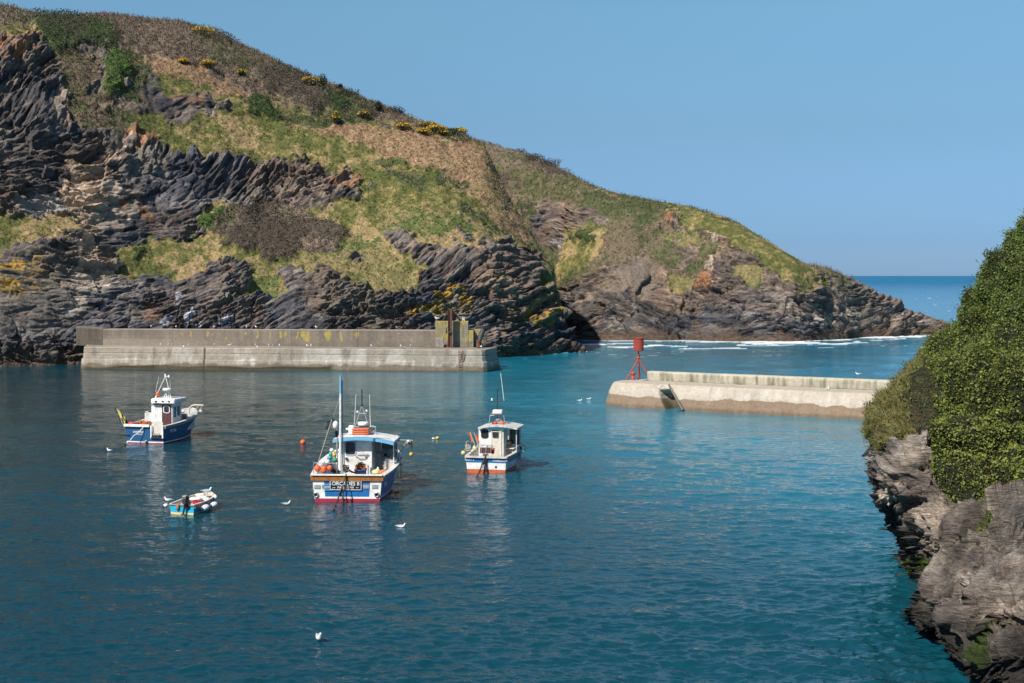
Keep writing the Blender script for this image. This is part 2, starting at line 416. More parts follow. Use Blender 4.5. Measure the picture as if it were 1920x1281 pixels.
attr_mat('near_rock', rough=.85, nscale=3.0, amt=.55, bump=.30, spec=.3, beds=4.0)
attr_mat('leaf', rough=.6, nscale=.7, amt=.25, bump=0, spec=.35, trans=.25)
attr_mat('leaf_gloss', rough=.58, nscale=1.5, amt=.25, bump=0, spec=.3, trans=.25)

HILL_TOP = [(-400,-95),(-200,-45),(0,12),(60,28),(100,34),(150,33),(210,30),(260,38),(330,42),(385,55),(440,82),(490,104),(540,127),(600,154),(660,176),(690,192),(730,208),(800,237),(870,257),
            (905,272),(922,310),(940,345),(965,392),(990,432),(1015,470),(1030,495),(1038,530),(1045,565),(1052,600),(1062,625),(1075,645),(1084,657),(1095,660.5)]
HILL_Y0 = [(-400,180),(0,188),(120,193),(260,198),(500,202),(800,204),(920,208),(1000,216),(1084,223),(1095,223.2)]
HILL = [
 (GRASS, [(-500,-99),(-500,30),(0,62),(60,75),(105,92),(115,150),(130,200),(128,232),(240,236),(275,245),(300,272),(370,285),(460,300),(520,300),(600,310),(650,335),(692,352),(680,372),(600,388),(540,392),(400,388),(372,408),(402,440),(392,452),(300,452),(270,462),(215,470),(212,520),(300,522),(360,526),(400,500),(430,490),(475,500),(450,545),(400,570),(520,560),(540,545),(520,512),(600,508),(650,507),(640,520),(653,535),(695,548),(757,547),(800,545),(800,507),(757,477),(706,443),(712,426),(757,431),(793,447),(807,462),(850,457),(892,471),(903,448),(954,468),(982,476),(948,502),(954,533),(1010,533),(1030,560),(1060,560),(1400,300),(1400,-99)]),
 (HEATH, [(-500,-99),(-500,0),(60,55),(150,75),(200,100),(250,112),(400,150),(470,180),(560,205),(640,225),(700,232),(800,248),(870,266),(960,262),(600,60),(400,-99)]),
 (DRY, [(250,110),(330,112),(400,140),(470,180),(540,215),(620,232),(760,245),(900,272),(930,330),(985,430),(1040,500),(1010,478),(950,430),(890,380),(780,320),(700,285),(560,240),(520,225),(440,190),(380,165),(270,140)]),
 (MIX, [(700,385),(860,400),(950,430),(1045,500),(1060,560),(1030,560),(980,540),(960,500),(900,440),(800,440),(720,420)]),
 (MIX, [(600,430),(700,450),(760,500),(800,545),(700,548),(650,515),(590,505),(540,500),(560,480)]),
 (MIX, [(430,490),(475,500),(450,545),(400,570),(520,560),(540,545),(520,512),(480,495)]),
 (OLIVE, [(125,60),(260,100),(300,150),(240,240),(130,235),(115,150),(100,90)]),
 (OLIVE, [(350,35),(470,85),(600,150),(720,205),(700,235),(600,215),(520,150),(420,95),(360,75)]),
 (DRY, (300,300,0.1,0.1)),
 (OLIVE, (570,225,90,11,8)), (OLIVE, (900,420,60,8,35)), (DARKG, (375,190,1,1)),
 (SCRUB, (515,432,112,48,5)), (SCRUB, (470,410,60,30,-10)), (SCRUB, (575,440,70,34,12)), (SCRUB,(520,470,50,24,10)), (SCRUB,(455,450,30,20)), (HEATH,(600,468,38,16,15)), (HEATH,(425,415,22,14)), (HEATH,(560,400,40,10,10)), (SCRUB, (548,172,82,26,18)), (SCRUB, (420,70,40,12,15)), (SCRUB, (690,215,25,8,20)),
 (BUSH, (214,140,30,40)), (DARKG, (115,60,60,32,20)), (DARKG, (495,205,48,13,22)), (DARKG,(625,192,26,14,30)), (DARKG,(185,70,35,18,20)),
 (BUSH, (395,420,22,16)), (DARKG,(840,262,40,6,15)), (OLIVE, (755,330,55,10,30)), (OLIVE,(840,345,45,8,25)),
 (BROWN, [(285,172),(300,158),(312,180),(400,180),(425,205),(415,215),(370,210),(350,228),(290,222),(240,208),(180,205),(185,190),(250,195)]),
 (SLATE, [(272,165),(292,155),(300,180),(275,182)]),(SLATE, [(290,185),(340,185),(320,210),(285,205)]),
 (SLATE, [(150,85),(205,92),(208,115),(150,112)]), (SLATE, [(150,160),(192,122),(194,176),(155,180)]), (SLATE,(240,165,10,10)),
 (BROWN, [(620,335),(650,322),(690,350),(680,360),(625,362)]), (SLATE, (865,440,14,7,20)), (SLATE,(672,490,22,8,10)), (SLATE,(610,475,20,6,20)),
 (BROWN, [(500,300),(600,312),(640,340),(620,380),(540,385),(490,360),(440,330)]),
 (BROWN, [(900,450),(1000,480),(1000,540),(950,600),(900,560),(880,500)]),
 (BROWN, [(280,540),(420,560),(440,590),(360,615),(260,600)]), (BROWN,[(260,400),(340,395),(380,430),(350,450),(270,455)]),
 (TAN, [(130,310),(180,300),(215,350),(230,420),(220,432),(190,450),(150,425),(120,400),(118,370)]),
 (TAN, [(150,440),(175,450),(185,490),(210,490),(216,540),(190,560),(165,575),(140,600),(120,600),(142,560),(130,520)]),
 (TAN, (60,620,1,1)), (PALE, [(20,400),(60,365),(110,372),(122,408),(70,415),(5,412)]), (PALE,(40,390,20,15)),
 (TAN, [(192,290),(240,250),(258,252),(205,310),(172,365),(160,345)]), (TAN, (230,395,35,20,30)), (PALE,(420,385,60,5,-5)),
 (ORANGE, (20,92,50,24)), (ORANGE, (272,262,30,18,30)), (ORANGE, (655,347,24,12)), (ORANGE, (355,190,38,10,10)), (ORANGE,(300,600,1,1)),
 (ORANGE, (236,385,9,16)), (ORANGE, (272,400,8,14)), (ORANGE,(280,590,25,8)),
 (GRASS, [(-500,415),(60,408),(140,415),(150,440),(90,452),(0,475),(-500,500)]), (GRASS,(270,490,30,30)), (DARKG,(260,480,14,8)),
 (LICHEN, [(-60,508),(50,498),(78,528),(66,556),(-60,562)]), (LICHEN, (848,563,36,15,-8)), (LICHEN, [(755,578),(800,572),(870,562),(880,577),(820,590),(780,597)]),
 (LICHEN, [(958,590),(985,562),(1010,538),(1040,545),(1052,600),(1030,612),(985,612)]), (LICHEN,(120,590,1,1)),
 (MIX, (815,580,40,7)),
 (WHITE, [(307,612),(312,585),(330,560),(336,556),(322,585),(315,612)]),(WHITE, [(345,612),(352,590),(358,590),(354,612)]),(WHITE,[(410,612),(425,598),(440,600),(422,612)]),(WHITE,[(366,600),(375,602),(372,612),(366,610)]),
]
px = np.arange(-300, 1096, 1.45)
hill, HX, HN, HC, HCOL = column_land('hillside', px, 560, HILL_TOP, HILL_Y0, HILL, SLATE, (.45, 1.1, 3.0), 0.0, 120, .45)

HEAD_TOP = [(780,225),(860,250),(900,266),(950,280),(985,290),(1020,303),(1060,325),(1100,345),(1150,362),(1230,378),(1300,390),(1350,405),(1385,420),(1420,442),(1455,464),(1490,485),(1512,497),(1545,503),(1575,515),(1610,527),(1640,546),(1670,563),(1700,580),(1725,588),(1750,596),(1765,601),(1780,610),(1790,622),(1800,627.5)]
HEAD_Y0 = [(780,300),(1000,285),(1060,272),(1100,264),(1160,261),(1300,261),(1400,257),(1500,256),(1535,262),(1600,272),(1700,283),(1800,286)]
HEAD = [
 (OLIVE, [(700,100),(700,500),(1000,500),(1042,548),(1096,527),(1125,500),(1175,500),(1208,487),(1196,458),(1208,425),(1242,408),(1292,437),(1342,442),(1375,454),(1417,496),(1450,525),(1512,552),(1540,528),(1510,497),(1400,300),(1100,100)]),
 (BROWN, [(1000,385),(1040,370),(1075,385),(1120,395),(1140,415),(1110,425),(1090,460),(1040,468),(1000,450)]),
 (SLATE, [(1005,400),(1050,385),(1060,415),(1030,430),(1000,425)]), (PALE,(1060,450,20,10)),
 (GRASS, [(1240,380),(1350,400),(1420,440),(1500,490),(1540,525),(1512,550),(1450,522),(1400,478),(1350,440),(1290,425),(1260,400)]),
 (GRASS, [(1080,425),(1130,430),(1130,480),(1090,500),(1045,530),(1040,500)]), (DARKG, (1095,450,14,12)),
 (HEATH, [(900,262),(985,285),(1060,320),(1040,340),(960,310),(900,300)]), (SCRUB, (1022,318,50,11,25)),
 (SCRUB, (960,345,14,20)), (DARKG,(985,400,10,18,-30)), (DRY,(1120,352,40,4,22)),
 (TAN, [(1337,445),(1350,445),(1345,510),(1330,540),(1328,500)]), (ORANGE,(1240,418,8,8)), (ORANGE,(1325,525,14,9)), (TAN,(1540,600,20,10)),(TAN,(1585,590,14,8)),
 (OLIVE,(1228,452,36,26)), (MIX,(1288,452,40,13,10)), (OLIVE,(1330,470,24,18)), (MIX,(1400,515,30,12,25)),
 (MIX, [(1250,520),(1300,515),(1300,540),(1260,545)]), (OLIVE,(1250,485,28,16)), (OLIVE,(1300,500,18,14)),
 (SLATE, [(1040,545),(1100,532),(1180,565),(1290,600),(1350,585),(1420,580),(1500,600),(1545,612),(1548,650),(1040,650)]),
 (HEATH, [(1512,492),(1560,505),(1600,530),(1570,540),(1535,520)]),
]
px = np.arange(790, 1800, 1.5)
head, EX, EN, EC, ECOL = column_land('headland', px, 300, HEAD_TOP, HEAD_Y0, HEAD, BROWN, (.5, 1.1, 2.5), 40.0, 140, -.28, amp=.85)
# ------------------------------------------------------------------ sea
def make_water():
    pyr = np.concatenate([np.arange(1500, 620, -1.0), np.arange(620, 540, -.8), np.arange(540, 519, -.7)])
    Yr = Yat(pyr); Yr = np.concatenate([Yr, [Yr[-1]*2, 40000, 60000]])
    pxc = np.arange(-320, 2400, 2.1)
    X = np.zeros((len(Yr), len(pxc), 3), np.float32)
    X[...,1] = Yr[:,None]; X[...,0] = (pxc[None,:]-960)/F*Yr[:,None]
    X[-4:,:,0] *= 2.0
    dy = np.gradient(Yr)[:,None]; z = np.zeros(X.shape[:2], np.float32)
    outer = sstep(125,190, X[...,1]-0*X[...,0])*sstep(-10,25,X[...,0])    # the open water beyond the breakwaters is rougher
    k = 0
    for lam, s in ((9,.010),(4.2,.018),(2.0,.024),(1.05,.052),(.55,.10),(.3,.11)):
        k += 1
        att = np.clip(lam/(3.0*dy)-.3, 0, 1); rows = np.nonzero(att[:,0] > 0)[0]
        if not len(rows): continue
        sl_ = slice(rows[0], rows[-1]+1)
        q = X[sl_]; ang = (-.35,.3,-.1,.4,-.3,.15)[k-1]; ca,sa = math.cos(ang), math.sin(ang)
        x = q[...,0]*ca-q[...,1]*sa; y = q[...,0]*sa+q[...,1]*ca
        n = vnoise(np.stack([x*.55,y*1.25,0*x+k*3.7],-1), 1/lam*1.2, 51*k)
        n2 = vnoise(np.stack([x*1.1,y*.8,0*x+k*9.1],-1), 1/lam*1.5, 71*k)
        z[sl_] += (n+.5*n2)*lam*s*att[sl_]*(1+1.3*outer[sl_])
    gust = .75+.5*fbm(X, .03, 3, .5, 444); z *= gust
    X[...,2] = z
    # foam where the swell meets the rocks
    x,y = X[...,0], X[...,1]
    pp = 960+x/y*F; qq = PY(y, 0*y)
    foam = np.zeros(z.shape, np.float32)
    st = np.stack([x*.35, y*.9, 0*x], -1)
    n = fbm(st, .8, 4, .6, 333); nl = vnoise(st, .12, 335)
    shore = np.interp(pp, *zip(*HEAD_Y0)); ds = shore-y
    calm = sstep(1090,1200,pp)
    foam = np.maximum(foam, sstep(0,.25, n*.9+.65-ds/(3.0+4*(pp > 1390)*(pp < 1640))+.3*nl)*(pp > 1080)*(ds > -8)*(.35+.65*calm))
    foam = np.maximum(foam, sstep(0,.3, n*1.2+.15-np.abs(ds-12+4*nl)/9)*((pp > 1380)&(pp < 1700)))
    for a,b,yy,wd in ((1130,1290,650,2.4),(1270,1400,653.5,2.2),(1080,1190,646,1.6),(1390,1630,644,3.6),(1380,1600,636,3.4),(1480,1760,633,3.0),(1280,1420,641,2.4)):
        cen = yy+1.2*np.sin((pp-a)/22.); t = np.clip((pp-a)/(b-a),0,1); env = np.sqrt(np.clip(np.sin(t*math.pi),0,1))
        foam = np.maximum(foam, sstep(-.05,.25, n*1.15+.55-np.abs(qq-cen)/(wd*env+.05))*(t > 0)*(t < 1))
    bshore = np.interp(pp, *zip(*HILL_Y0)); ds = bshore-y
    foam = np.maximum(foam, sstep(0,.3, n-ds/1.6+.35)*((pp > 960)&(pp < 1100)&(y > 190)&(ds > -2)))
    foam = np.maximum(foam, .8*sstep(0,.3, n*1.3-.12-ds/1.2)*((pp < 150)&(y > 170)))
    foam = np.maximum(foam, .7*sstep(.86,1.0,vnoise(st,1.5,351)+.25*nl)*sstep(180,260,y)*(y < 900))
    X[...,2] += np.clip(foam,0,1)*.12*(y < 400)
    c = np.zeros(X.shape, np.float32); c[...,0] = np.clip(foam,0,1)
    o = np_mesh('sea_water', X.reshape(-1,3), grid_faces(*X.shape[:2]), MATS['water'], c.reshape(-1,3), smooth=True)
    props(o, kind='structure')
def water_mat():
    m, nt, b = new_mat('water'); L = nt.links.new
    geo = nd(nt, 'ShaderNodeNewGeometry'); sp = nd(nt, 'ShaderNodeSeparateXYZ'); L(geo.outputs['Position'], sp.inputs[0])
    # deeper, bluer water towards the open sea
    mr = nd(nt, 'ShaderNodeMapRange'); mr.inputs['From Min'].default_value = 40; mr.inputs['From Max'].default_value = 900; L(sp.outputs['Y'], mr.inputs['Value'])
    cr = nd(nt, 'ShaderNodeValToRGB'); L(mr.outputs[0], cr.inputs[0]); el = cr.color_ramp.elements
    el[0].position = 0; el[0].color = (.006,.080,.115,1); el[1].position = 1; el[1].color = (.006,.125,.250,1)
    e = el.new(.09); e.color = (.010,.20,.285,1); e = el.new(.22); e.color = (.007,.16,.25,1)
    tc = nd(nt, 'ShaderNodeTexCoord')
    n0 = nd(nt, 'ShaderNodeTexNoise', Scale=.035, Detail=3.0); L(tc.outputs['Object'], n0.inputs['Vector'])
    mm = nd(nt, 'ShaderNodeMapRange'); mm.inputs['From Min'].default_value = .3; mm.inputs['From Max'].default_value = .7; mm.inputs['To Min'].default_value = .8; mm.inputs['To Max'].default_value = 1.2
    L(n0.outputs['Fac'], mm.inputs['Value'])
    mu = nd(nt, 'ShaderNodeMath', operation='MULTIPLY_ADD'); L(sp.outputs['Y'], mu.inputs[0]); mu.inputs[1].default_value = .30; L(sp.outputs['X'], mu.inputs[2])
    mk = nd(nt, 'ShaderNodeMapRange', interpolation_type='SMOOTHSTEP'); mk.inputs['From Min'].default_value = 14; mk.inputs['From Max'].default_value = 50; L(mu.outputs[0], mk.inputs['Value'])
    m2 = nd(nt, 'ShaderNodeMix', data_type='RGBA'); L(mk.outputs[0], m2.inputs[0]); m2.inputs[6].default_value = (.003,.042,.060,1); L(cr.outputs[0], m2.inputs[7])  # left and near water darkened in base colour, imitating hill and cliff reflections
    sc_ = nd(nt, 'ShaderNodeVectorMath', operation='SCALE'); L(m2.outputs[2], sc_.inputs[0]); L(mm.outputs[0], sc_.inputs['Scale'])
    at = nd(nt, 'ShaderNodeAttribute', attribute_name='Col'); sa = nd(nt, 'ShaderNodeSeparateColor'); L(at.outputs['Color'], sa.inputs[0])
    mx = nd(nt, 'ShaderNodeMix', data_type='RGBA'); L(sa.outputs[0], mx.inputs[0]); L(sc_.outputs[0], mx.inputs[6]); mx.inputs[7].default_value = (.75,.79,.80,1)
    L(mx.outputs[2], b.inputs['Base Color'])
    fr = nd(nt, 'ShaderNodeMapRange'); fr.inputs['From Min'].default_value = 120; fr.inputs['From Max'].default_value = 2500; fr.inputs['To Min'].default_value = .06; fr.inputs['To Max'].default_value = .45; L(sp.outputs['Y'], fr.inputs['Value'])
    rr = nd(nt, 'ShaderNodeMapRange'); L(fr.outputs[0], rr.inputs['To Min']); rr.inputs['To Max'].default_value = .7; L(sa.outputs[0], rr.inputs['Value']); L(rr.outputs[0], b.inputs['Roughness'])
    b.inputs['IOR'].default_value = 1.33
    mp = nd(nt, 'ShaderNodeMapping'); mp.inputs['Scale'].default_value = (.7,1.2,1); mp.inputs['Rotation'].default_value = (0,0,.2); L(tc.outputs['Object'], mp.inputs['Vector'])
    n1 = nd(nt, 'ShaderNodeTexNoise', Scale=2.6, Detail=3.0, Roughness=.6); L(mp.outputs[0], n1.inputs['Vector'])
    n2 = nd(nt, 'ShaderNodeTexNoise', Scale=.75, Detail=3.0, Roughness=.6); L(mp.outputs[0], n2.inputs['Vector'])
    b1 = nd(nt, 'ShaderNodeBump', Strength=1.0, Distance=.055); L(n1.outputs['Fac'], b1.inputs['Height'])
    b2 = nd(nt, 'ShaderNodeBump', Strength=1.0, Distance=.11); L(n2.outputs['Fac'], b2.inputs['Height']); L(b1.outputs[0], b2.inputs['Normal'])
    L(b2.outputs[0], b.inputs['Normal'])
water_mat(); make_water()
# ------------------------------------------------------------------ near cliff on the right
EDGE = [(200,2190),(250,2120),(300,2060),(345,1990),(400,1922),(430,1893),(460,1872),(490,1852),(530,1829),(555,1812),(590,1801),(610,1788),(625,1770),(650,1744),(680,1718),(705,1692),(740,1668),(770,1648),(790,1622),(803,1612),(822,1620),(850,1636),(886,1642),(925,1654),(952,1665),(972,1677),(987,1680),(1015,1688),(1038,1697),(1070,1696),(1101,1686),(1125,1690),(1150,1712),(1171,1736),(1200,1746),(1225,1764),(1261,1800),(1290,1838),(1340,1890)]
NEAR = [
 (DARKG, [(2700,150),(1920,380),(1845,480),(1795,555),(1785,610),(1752,640),(1735,700),(1752,780),(1745,830),(1742,880),(1785,935),(1850,965),(1910,955),(1960,940),(2700,900)]),
 (MIX, [(1800,590),(1752,640),(1735,700),(1720,770),(1735,830),(1700,842),(1650,838),(1590,800),(1640,750),(1690,690),(1780,600)]),
 (OLIVE, [(1745,680),(1765,760),(1758,850),(1735,840),(1705,800),(1712,740)]), (SCRUB,(1738,800,12,30)),
 (MIX, (1850,990,20,11)), (TAN,(1685,905,18,22)), (PALE,(1650,852,14,8)),
 (GRASS,(1735,1075,7,26)), (GRASS,(1896,1205,16,12)), (GRASS,(1880,1222,9,9)), (GRASS,(1832,1215,10,7)), (GRASS,(1842,1143,12,4)), (GRASS,(1858,1272,14,7)),
]
EDGE = [(a, b+(24 if a < 700 else 16)) for a, b in EDGE]
def near_cliff():
    yy = np.concatenate([np.arange(230,800,1.9), np.arange(800, 1330, 1.15)]); xe = np.interp(yy, *zip(*EDGE))
    du = np.concatenate([np.linspace(0,1,46)[:-1]**2*40, np.arange(40, 330, 1.2), np.arange(330, 520, 4)])
    nb = 26
    PYG = np.broadcast_to(yy[:,None], (len(yy), len(du))); PXG = xe[:,None]+du[None,:]
    Ye = np.interp(PYG, [230,500,700,810,950,1100,1340],[84,72,64,59,55,53.5,51]); 
    Yi = np.interp(PYG, [230,500,700,900,1000,1100,1340],[76,62,54,49.5,46,44.5,41.5])
    u = np.clip((PXG-xe[:,None])/250,0,1); g = np.sqrt(1-(1-u)**2)
    Y = Yi+(Ye-Yi)*(1-g)
    # a buttress stands forward of the dark cleft; boulders at its foot
    ex = np.interp(PYG, [880,930,1000,1060,1100,1171,1340],[1790,1752,1737,1747,1752,1742,1735])
    cl = sstep(-7,7,ex-PXG)*sstep(905,985,PYG); Y = Y+6.0*cl-3.0*sstep(1742,1775,PXG)*sstep(1040,1190,PYG)
    Y = Y-1.6*np.exp(-(((PXG-1700)/45)**2+((PYG-880)/55)**2))
    Y = Y-.9*sstep(1.2,.8,np.sqrt(((PXG-1900)/48)**2+((PYG-1120)/50)**2))-1.0*sstep(1.5,.5,np.sqrt(((PXG-1885)/90)**2+((PYG-1265)/60)**2))
    Y = Y-.8*sstep(1.2,.8,np.sqrt(((PXG-1780)/50)**2+((PYG-1200)/38)**2))
    Y = Y+1.3*sstep(1.1,.7,np.sqrt(((PXG-1800)/45)**2+((PYG-1168)/14)**2))
    X = np.stack(P(PXG, PYG, Y), -1)
    t = (np.linspace(1,0,nb+1)[:-1]**1.5)[None,:]*34; pxb = np.broadcast_to(xe[:,None]+3, (len(yy),nb))
    B = np.stack(P(pxb+t*4, np.broadcast_to(yy[:,None],pxb.shape), Y[:,:1]+t), -1)
    X = np.concatenate([B, X], 1).astype(np.float32)
    pxx = np.concatenate([pxb, PXG], 1); pyy = np.concatenate([np.broadcast_to(yy[:,None],pxb.shape), PYG], 1)
    N = grid_normals(X)
    for ax in range(3): N[...,ax] = blur(N[...,ax], 5)
    N /= np.linalg.norm(N, axis=-1, keepdims=True)
    if N[300,200,1] > 0: N = -N
    wx = 24*fbm(X, .45, 4, .6, 501); wy = 26*fbm(X, .45, 4, .6, 511)
    cls = classify(pxx+wx, pyy+wy, NEAR, BROWN)
    soft = np.isin(cls,(DARKG,MIX,SCRUB,OLIVE)); sf = blur(soft.astype(np.float32), 3)
    sl2 = np.concatenate([np.zeros((X.shape[0],1)), np.cumsum(np.linalg.norm(np.diff(X[...,:2], axis=1), axis=-1), 1)], 1); sl2 = sl2-sl2[:,nb:nb+1]+((xe-1700)/48.)[:,None]
    Xr = np.stack([sl2, .25*X[...,1], X[...,2]], -1).astype(np.float32)   # distance along the face, so that beds run level round the corner
    h, b, tn = strata(Xr, -.14, 2.0, .6, 60, 1.5)
    h2, b2, tn2 = strata(Xr, -.16, 6.0, .5, 90); lam = b2*5+.8*vnoise(X,2,95); lam = lam-np.floor(lam); h = .8*h+2.3*h2+.17*(np.minimum(lam*1.2,(1-lam)*6)-.5)*sstep(-.3,.3,vnoise(X,.5,97))
    wv = X+.5*np.stack([vnoise(X,.9,571),vnoise(X,.9,572),vnoise(X,.9,573)],-1)
    clump = .8*fbm(X, .3, 3, .55, 521)+1.25*np.abs(vnoise(wv,.50,525))+.75*np.abs(vnoise(wv,1.05,527))+.3*np.abs(vnoise(wv,2.3,529))-.15
    edge = .6+.4*sstep(-2,30,pxx-np.interp(pyy, *zip(*EDGE)))
    rim = np.exp(-(sf*(1-sf)*4))
    X = X+N*((.95*h*(1-sf)*(.35+.65*rim)-.15+(clump-.42)*sf*1.25)*edge)[...,None]
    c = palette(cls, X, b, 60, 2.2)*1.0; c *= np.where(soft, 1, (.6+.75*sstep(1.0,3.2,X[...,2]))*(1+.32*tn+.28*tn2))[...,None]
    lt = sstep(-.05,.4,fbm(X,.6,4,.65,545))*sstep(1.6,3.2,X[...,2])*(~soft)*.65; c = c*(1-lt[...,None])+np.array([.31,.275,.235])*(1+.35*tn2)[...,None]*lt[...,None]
    slate = sstep(-.25,.35,fbm(X,.35,3,.6,541))*(cls == BROWN)
    c = c*(1-.55*slate[...,None])+np.array([.075,.070,.068])*.55*slate[...,None]
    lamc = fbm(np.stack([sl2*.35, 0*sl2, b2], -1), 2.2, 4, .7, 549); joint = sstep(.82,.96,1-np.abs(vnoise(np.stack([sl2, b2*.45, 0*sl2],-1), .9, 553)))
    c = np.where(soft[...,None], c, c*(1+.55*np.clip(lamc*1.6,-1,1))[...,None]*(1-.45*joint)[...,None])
    wet = sstep(2.1,.7,X[...,2]+.7*vnoise(X,.8,551))*(~soft)
    c = c*(1-.8*wet[...,None])+np.array([.030,.026,.021])*.8*wet[...,None]
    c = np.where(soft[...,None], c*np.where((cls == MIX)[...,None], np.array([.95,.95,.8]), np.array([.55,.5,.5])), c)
    g2 = (cls == GRASS); c = np.where(g2[...,None], np.array([.050,.078,.015])*(1+.5*vnoise(X,3,9))[...,None], c)
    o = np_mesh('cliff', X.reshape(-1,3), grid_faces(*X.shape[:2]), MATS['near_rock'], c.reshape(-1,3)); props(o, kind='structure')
    return X, N, cls, pxx, pyy
NX, NN, NC, NPX, NPY = near_cliff()

def pick(X, mask, n, rng=RNG, wt=None):
    """n random surface cells, weighted by their real area"""
    e1 = np.linalg.norm(np.diff(X, axis=0)[:,:-1], axis=-1); e2 = np.linalg.norm(np.diff(X, axis=1)[:-1], axis=-1)
    w_ = np.minimum(e1*e2, 3.0)*mask[:-1,:-1]
    if wt is not None: w_ = w_*wt[:-1,:-1]
    p = w_.ravel().astype(np.float64); p /= p.sum()
    k = rng.choice(len(p), n, p=p); i, j = k//w_.shape[1], k % w_.shape[1]
    a, b = rng.random((2,n,1))
    pos = X[i,j]*(1-a)*(1-b)+X[i+1,j]*a*(1-b)+X[i,j+1]*(1-a)*b+X[i+1,j+1]*a*b
    return i, j, pos
def unit(v): return v/(np.linalg.norm(v, axis=-1, keepdims=True)+1e-9)
def leaves(pos, nrm, size, col, spread, rng=RNG, aspect=.62, bias=.9):
    """folded leaf quads scattered round pos"""
    n = len(pos); d = unit(rng.normal(size=(n,3))+nrm*bias); t = unit(np.cross(d, rng.normal(size=(n,3)))); s = np.cross(d, t)
    c = pos+nrm*spread+rng.normal(size=(n,3))*.03; L_ = (size*(.7+.6*rng.random(n)))[:,None]; W_ = L_*aspect*.5
    V = np.stack([c-t*L_*.5, c+s*W_+d*W_*.35, c+t*L_*.5, c-s*W_+d*W_*.35], 1).reshape(-1,3)
    return V, np.arange(4*n).reshape(-1,4), np.repeat(col, 4, 0)
def blades(pos, up, h, wd, col, rng=RNG, lean=.45, per=3):
    """grass tufts: per thin blades fanning from each point"""
    n = len(pos)*per; p = np.repeat(pos, per, 0)+rng.normal(size=(n,3))*.5*wd; hh = np.repeat(h, per)[:,None]*(.6+.6*rng.random((n,1)))
    d = unit(np.repeat(up, per, 0)+rng.normal(size=(n,3))*lean); s = unit(np.cross(d, rng.normal(size=(n,3))))*wd
    V = np.stack([p-s, p+s, p+d*hh], 1).reshape(-1,3)
    return V, np.arange(3*n).reshape(-1,3), np.repeat(np.repeat(col, per, 0), 3, 0)
def tones(cols, n, rng=RNG, jit=.25, sel=None):
    cols = np.array(cols); k = rng.integers(0, len(cols), n) if sel is None else sel
    return cols[k]*(1+jit*(rng.random((n,1))*2-1))

# ivy and evergreen shrub covering the slope above the cliff
m = (NC == DARKG)&(NPX < 1990)&(NPX > 1500)
i,j,p_ = pick(NX, m, 290000, wt=.25+sstep(-.55,.1,fbm(NX, .9, 3, .6, 605))); nn = NN[i,j]
tone = fbm(p_, .55, 3, .6, 601)+.35*RNG.normal(size=len(p_))*.6
top_ = (1-sstep(560,720,NPY[i,j]))[:,None]; col = tones([(.155,.192,.038)], len(p_), jit=.36)*(1-top_*np.array([.32,.20,.15]))*(1+.45*np.clip(tone,-1,1))[:,None]
yl = (RNG.random(len(p_)) < .04+.16*sstep(.0,.5,fbm(p_,.35,2,.5,611))+.20*sstep(660,760,NPY[i,j])); col[yl] = tones([(.20,.22,.04),(.26,.23,.05)], int(yl.sum()))
br = RNG.random(len(p_)) < .03; col[br] = tones([(.11,.08,.045)], int(br.sum()))
far = np.clip((p_[:,1]-44)/20,0,1)
V,Fc,C = leaves(p_, nn, (.048+.065*RNG.random(len(p_))**2)*(1+.35*far)+.04*sstep(650,760,NPY[i,j])*RNG.random(len(p_)), col, (RNG.random((len(p_),1))**1.6)*.26, bias=.7)
props(np_mesh('ivy', V, Fc, MATS['leaf_gloss'], C), 'glossy dark green ivy and shrub leaves covering the slope of the near right cliff', 'ivy', kind='stuff')
# shoots that stand clear of the mass and break its outline
i,j,p_ = pick(NX, m, 3200); dr = unit(NN[i,j]*.8+np.array([-.1,0,.5])+.5*RNG.normal(size=(len(p_),3))); k_ = 9
t_ = np.tile(np.linspace(.15,1,k_), len(p_))[:,None]*np.repeat(.25+.45*RNG.random((len(p_),1)), k_, 0); q_ = np.repeat(p_,k_,0)+np.repeat(dr,k_,0)*t_
V,Fc,C = leaves(q_, np.repeat(NN[i,j],k_,0), .10, tones([(.13,.16,.03),(.17,.19,.035),(.10,.125,.03)], len(q_), jit=.3), np.zeros((len(q_),1)), bias=.5)
props(np_mesh('ivy_shoots', V, Fc, MATS['leaf'], C), 'young pale green shoots standing out of the ivy on the near right cliff', 'ivy', kind='stuff')
# grass, dead stems and twigs along the lip
m = ((NC == MIX)|(NC == GRASS)|(NC == SCRUB))&(NPX < 1960)
i,j,p_ = pick(NX, m, 15000); isx = NC[i,j] == SCRUB; gr = NC[i,j] == GRASS; up = unit(NN[i,j]*.8+np.array([-.15,-.1,.75]))
lowp = sstep(640,760,NPY[i,j])
col = tones([(.17,.19,.045),(.23,.21,.065),(.28,.23,.11),(.12,.15,.035),(.30,.25,.08)], len(p_)); col[isx] = tones([(.11,.085,.06),(.15,.115,.08)], int(isx.sum())); col[gr] = tones([(.08,.14,.02),(.11,.17,.03)], int(gr.sum()))
V,Fc,C = blades(p_, up, np.where(gr, .12, .18+.22*lowp), .012, col, per=4, lean=.5)
props(np_mesh('cliff_grass', V, Fc, MATS['leaf'], C), 'green and straw coloured grass hanging over the lip of the near cliff', 'grass', kind='stuff')
i,j,p_ = pick(NX, ((NC == MIX)|(NC == SCRUB))&(NPY > 690)&(NPX < 1800), 900); up = unit(np.array([-.8,-.2,.45])+.4*RNG.normal(size=(len(p_),3)))
V,Fc,C = blades(p_, up, np.full(len(p_), .75), .012, tones([(.30,.24,.15),(.22,.15,.10),(.35,.29,.19)], len(p_)), per=2, lean=.35)
props(np_mesh('dead_stems', V, Fc, MATS['leaf'], C), 'dry straw stems and bramble twigs sticking out left from the near cliff edge', 'dry stems', kind='stuff')
m = (NC == SCRUB)|(NC == MIX)|(NC == OLIVE)
